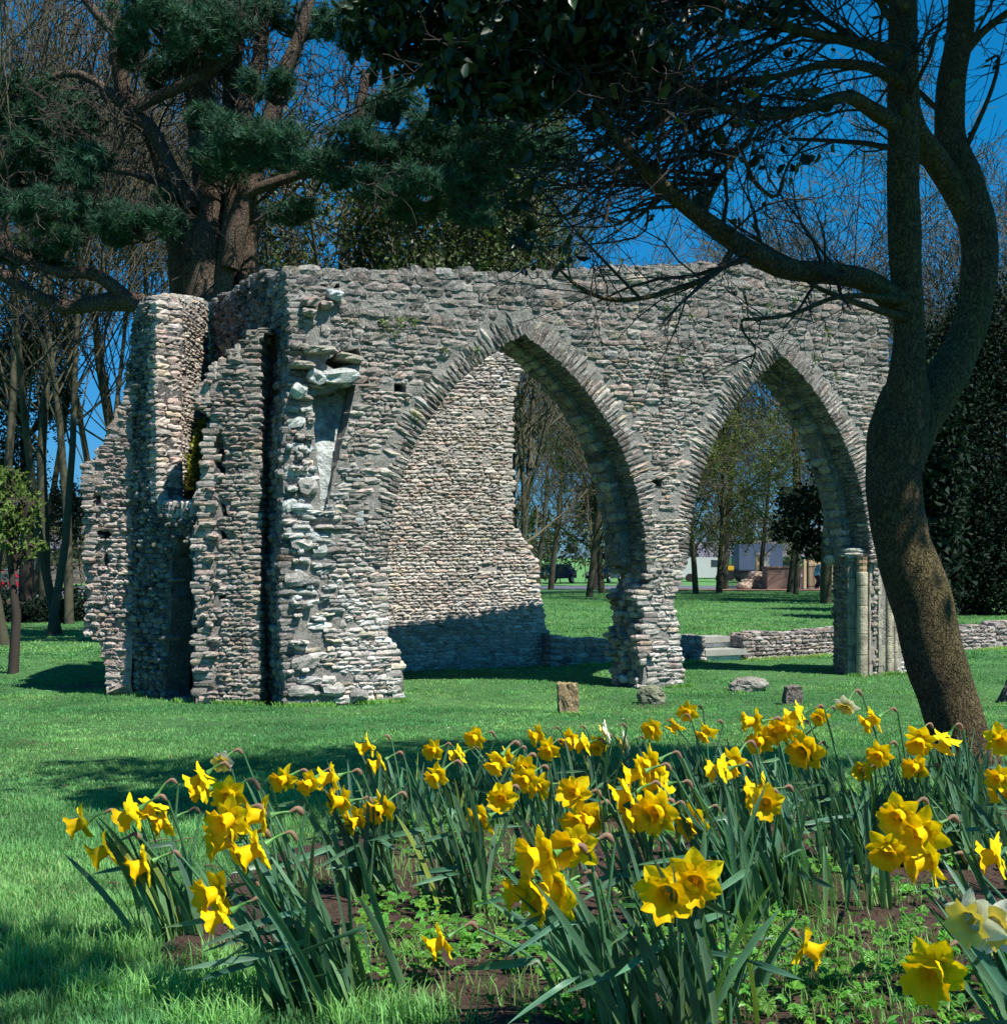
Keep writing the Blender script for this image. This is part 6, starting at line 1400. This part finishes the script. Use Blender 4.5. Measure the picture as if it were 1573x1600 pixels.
def house(label, x0, x1, Y, eave, ridge, base_dz=0, wm='brickwall', nw=4):
    a, b_ = at(x0, Y), at(x1, Y); root = thing('house', label, 'house', (a + b_) / 2); L = b_[0] - a[0]; ze = H - (eave - HOR) / F * Y - root.location[2]; zr = H - (ridge - HOR) / F * Y - root.location[2]
    m = MB(); add_box(m, (-L / 2, 0, -.5), (L / 2, 7, ze)); m.build('wall', M[wm], root)
    m = MB(); V = [(-L / 2 - .3, -.4, ze - .1), (L / 2 + .3, -.4, ze - .1), (L / 2 + .3, 3.5, zr), (-L / 2 - .3, 3.5, zr), (-L / 2 - .3, 7.4, ze - .1), (L / 2 + .3, 7.4, ze - .1)]
    m.add(V, [(0, 1, 2, 3), (3, 2, 5, 4)], [(0, 3, 4), (1, 5, 2)]); ro = m.build('roof', M['slate_roof'], root)
    m = MB(); add_box(m, (L * .2, 3.0, zr - .5), (L * .2 + .8, 3.8, zr + 1.0)); m.build('chimney', M['brickwall'], ro)
    for k in range(nw):
        x = -L / 2 + L * (k + .5) / nw; m = MB(); add_box(m, (x - .55, -.03, ze * .4), (x + .55, .0 - .004, ze * .8)); w = m.build('window', M['white_p'], root); m = MB(); add_box(m, (x - .48, -.05, ze * .43), (x + .48, -.033, ze * .77)); m.build('pane', M['glass'], w)
    return root
house('long low house with grey slate roof beyond the rail fence at the left', -60, 170, 95, 855, 815, nw=5)
house('white rendered house behind the railings and cabinet', 1185, 1330, 118, 868, 838, wm='white_p', nw=5)
house('far pale house behind the digger', 1095, 1165, 120, 870, 845, wm='concrete', nw=3)
# person bending by the railings
def person():
    p = at(1276, 55); root = thing('person', 'distant person in a teal top bending by the railings right of the cabinet', 'person', p)
    J = {'pel': (0, 0, .62, .13), 'sp': (-.05, 0, .85, .13), 'ch': (-.16, 0, 1.02, .14), 'nk': (-.25, 0, 1.13, .06), 'hd': (-.31, 0, 1.22, .10), 'ht': (-.33, 0, 1.30, .08),
         'kl': (-.12, -.1, .38, .075), 'al': (.02, -.1, .06, .05), 'tl': (-.12, -.12, .03, .04), 'kr': (-.10, .1, .38, .075), 'ar': (.05, .1, .06, .05), 'tr': (-.10, .12, .03, .04),
         'sl': (-.18, -.18, 1.02, .07), 'el': (-.30, -.2, .78, .05), 'hl': (-.45, -.15, .60, .035), 'sr': (-.18, .18, 1.02, .07), 'er': (-.30, .2, .78, .05), 'hr': (-.45, .15, .62, .035)}
    E = [('pel', 'sp'), ('sp', 'ch'), ('ch', 'nk'), ('nk', 'hd'), ('hd', 'ht'), ('pel', 'kl'), ('kl', 'al'), ('al', 'tl'), ('pel', 'kr'), ('kr', 'ar'), ('ar', 'tr'), ('ch', 'sl'), ('sl', 'el'), ('el', 'hl'), ('ch', 'sr'), ('sr', 'er'), ('er', 'hr')]
    ks = list(J); me = bpy.data.meshes.new('body'); me.from_pydata([(-J[k][0], J[k][1], J[k][2]) for k in ks], [(ks.index(a), ks.index(b)) for a, b in E], []); o = bpy.data.objects.new('body', me); COL.objects.link(o); o.parent = root
    md = o.modifiers.new('skin', 'SKIN'); me.skin_vertices[0].data[0].use_root = True
    for i, k in enumerate(ks): me.skin_vertices[0].data[i].radius = (J[k][3],) * 2
    s = o.modifiers.new('sub', 'SUBSURF'); s.levels = s.render_levels = 1; me.materials.append(M['skin'])
    m = MB(); tubes(m, np.array([(0, 0, .60), (.06, 0, .84), (.16, 0, 1.0), (.22, 0, 1.08)]), np.array([.155, .17, .19, .11]), 12, cap=True); m.build('top', M['teal'], root, smooth=True)
    for s_ in (-1, 1): m = MB(); tubes(m, np.array([(0, s_ * .06, .64), (.11, s_ * .1, .38), (-.03, s_ * .1, .10)]), np.array([.12, .09, .07]), 10, cap=True); m.build('trouser_leg', M['dark'], root, smooth=True)
    m = MB(); tubes(m, np.array([(.27, 0, 1.24), (.30, 0, 1.30), (.33, 0, 1.36)]), np.array([.115, .12, .06]), 10, cap=True); m.build('hair', M['dark'], root, smooth=True)
person()
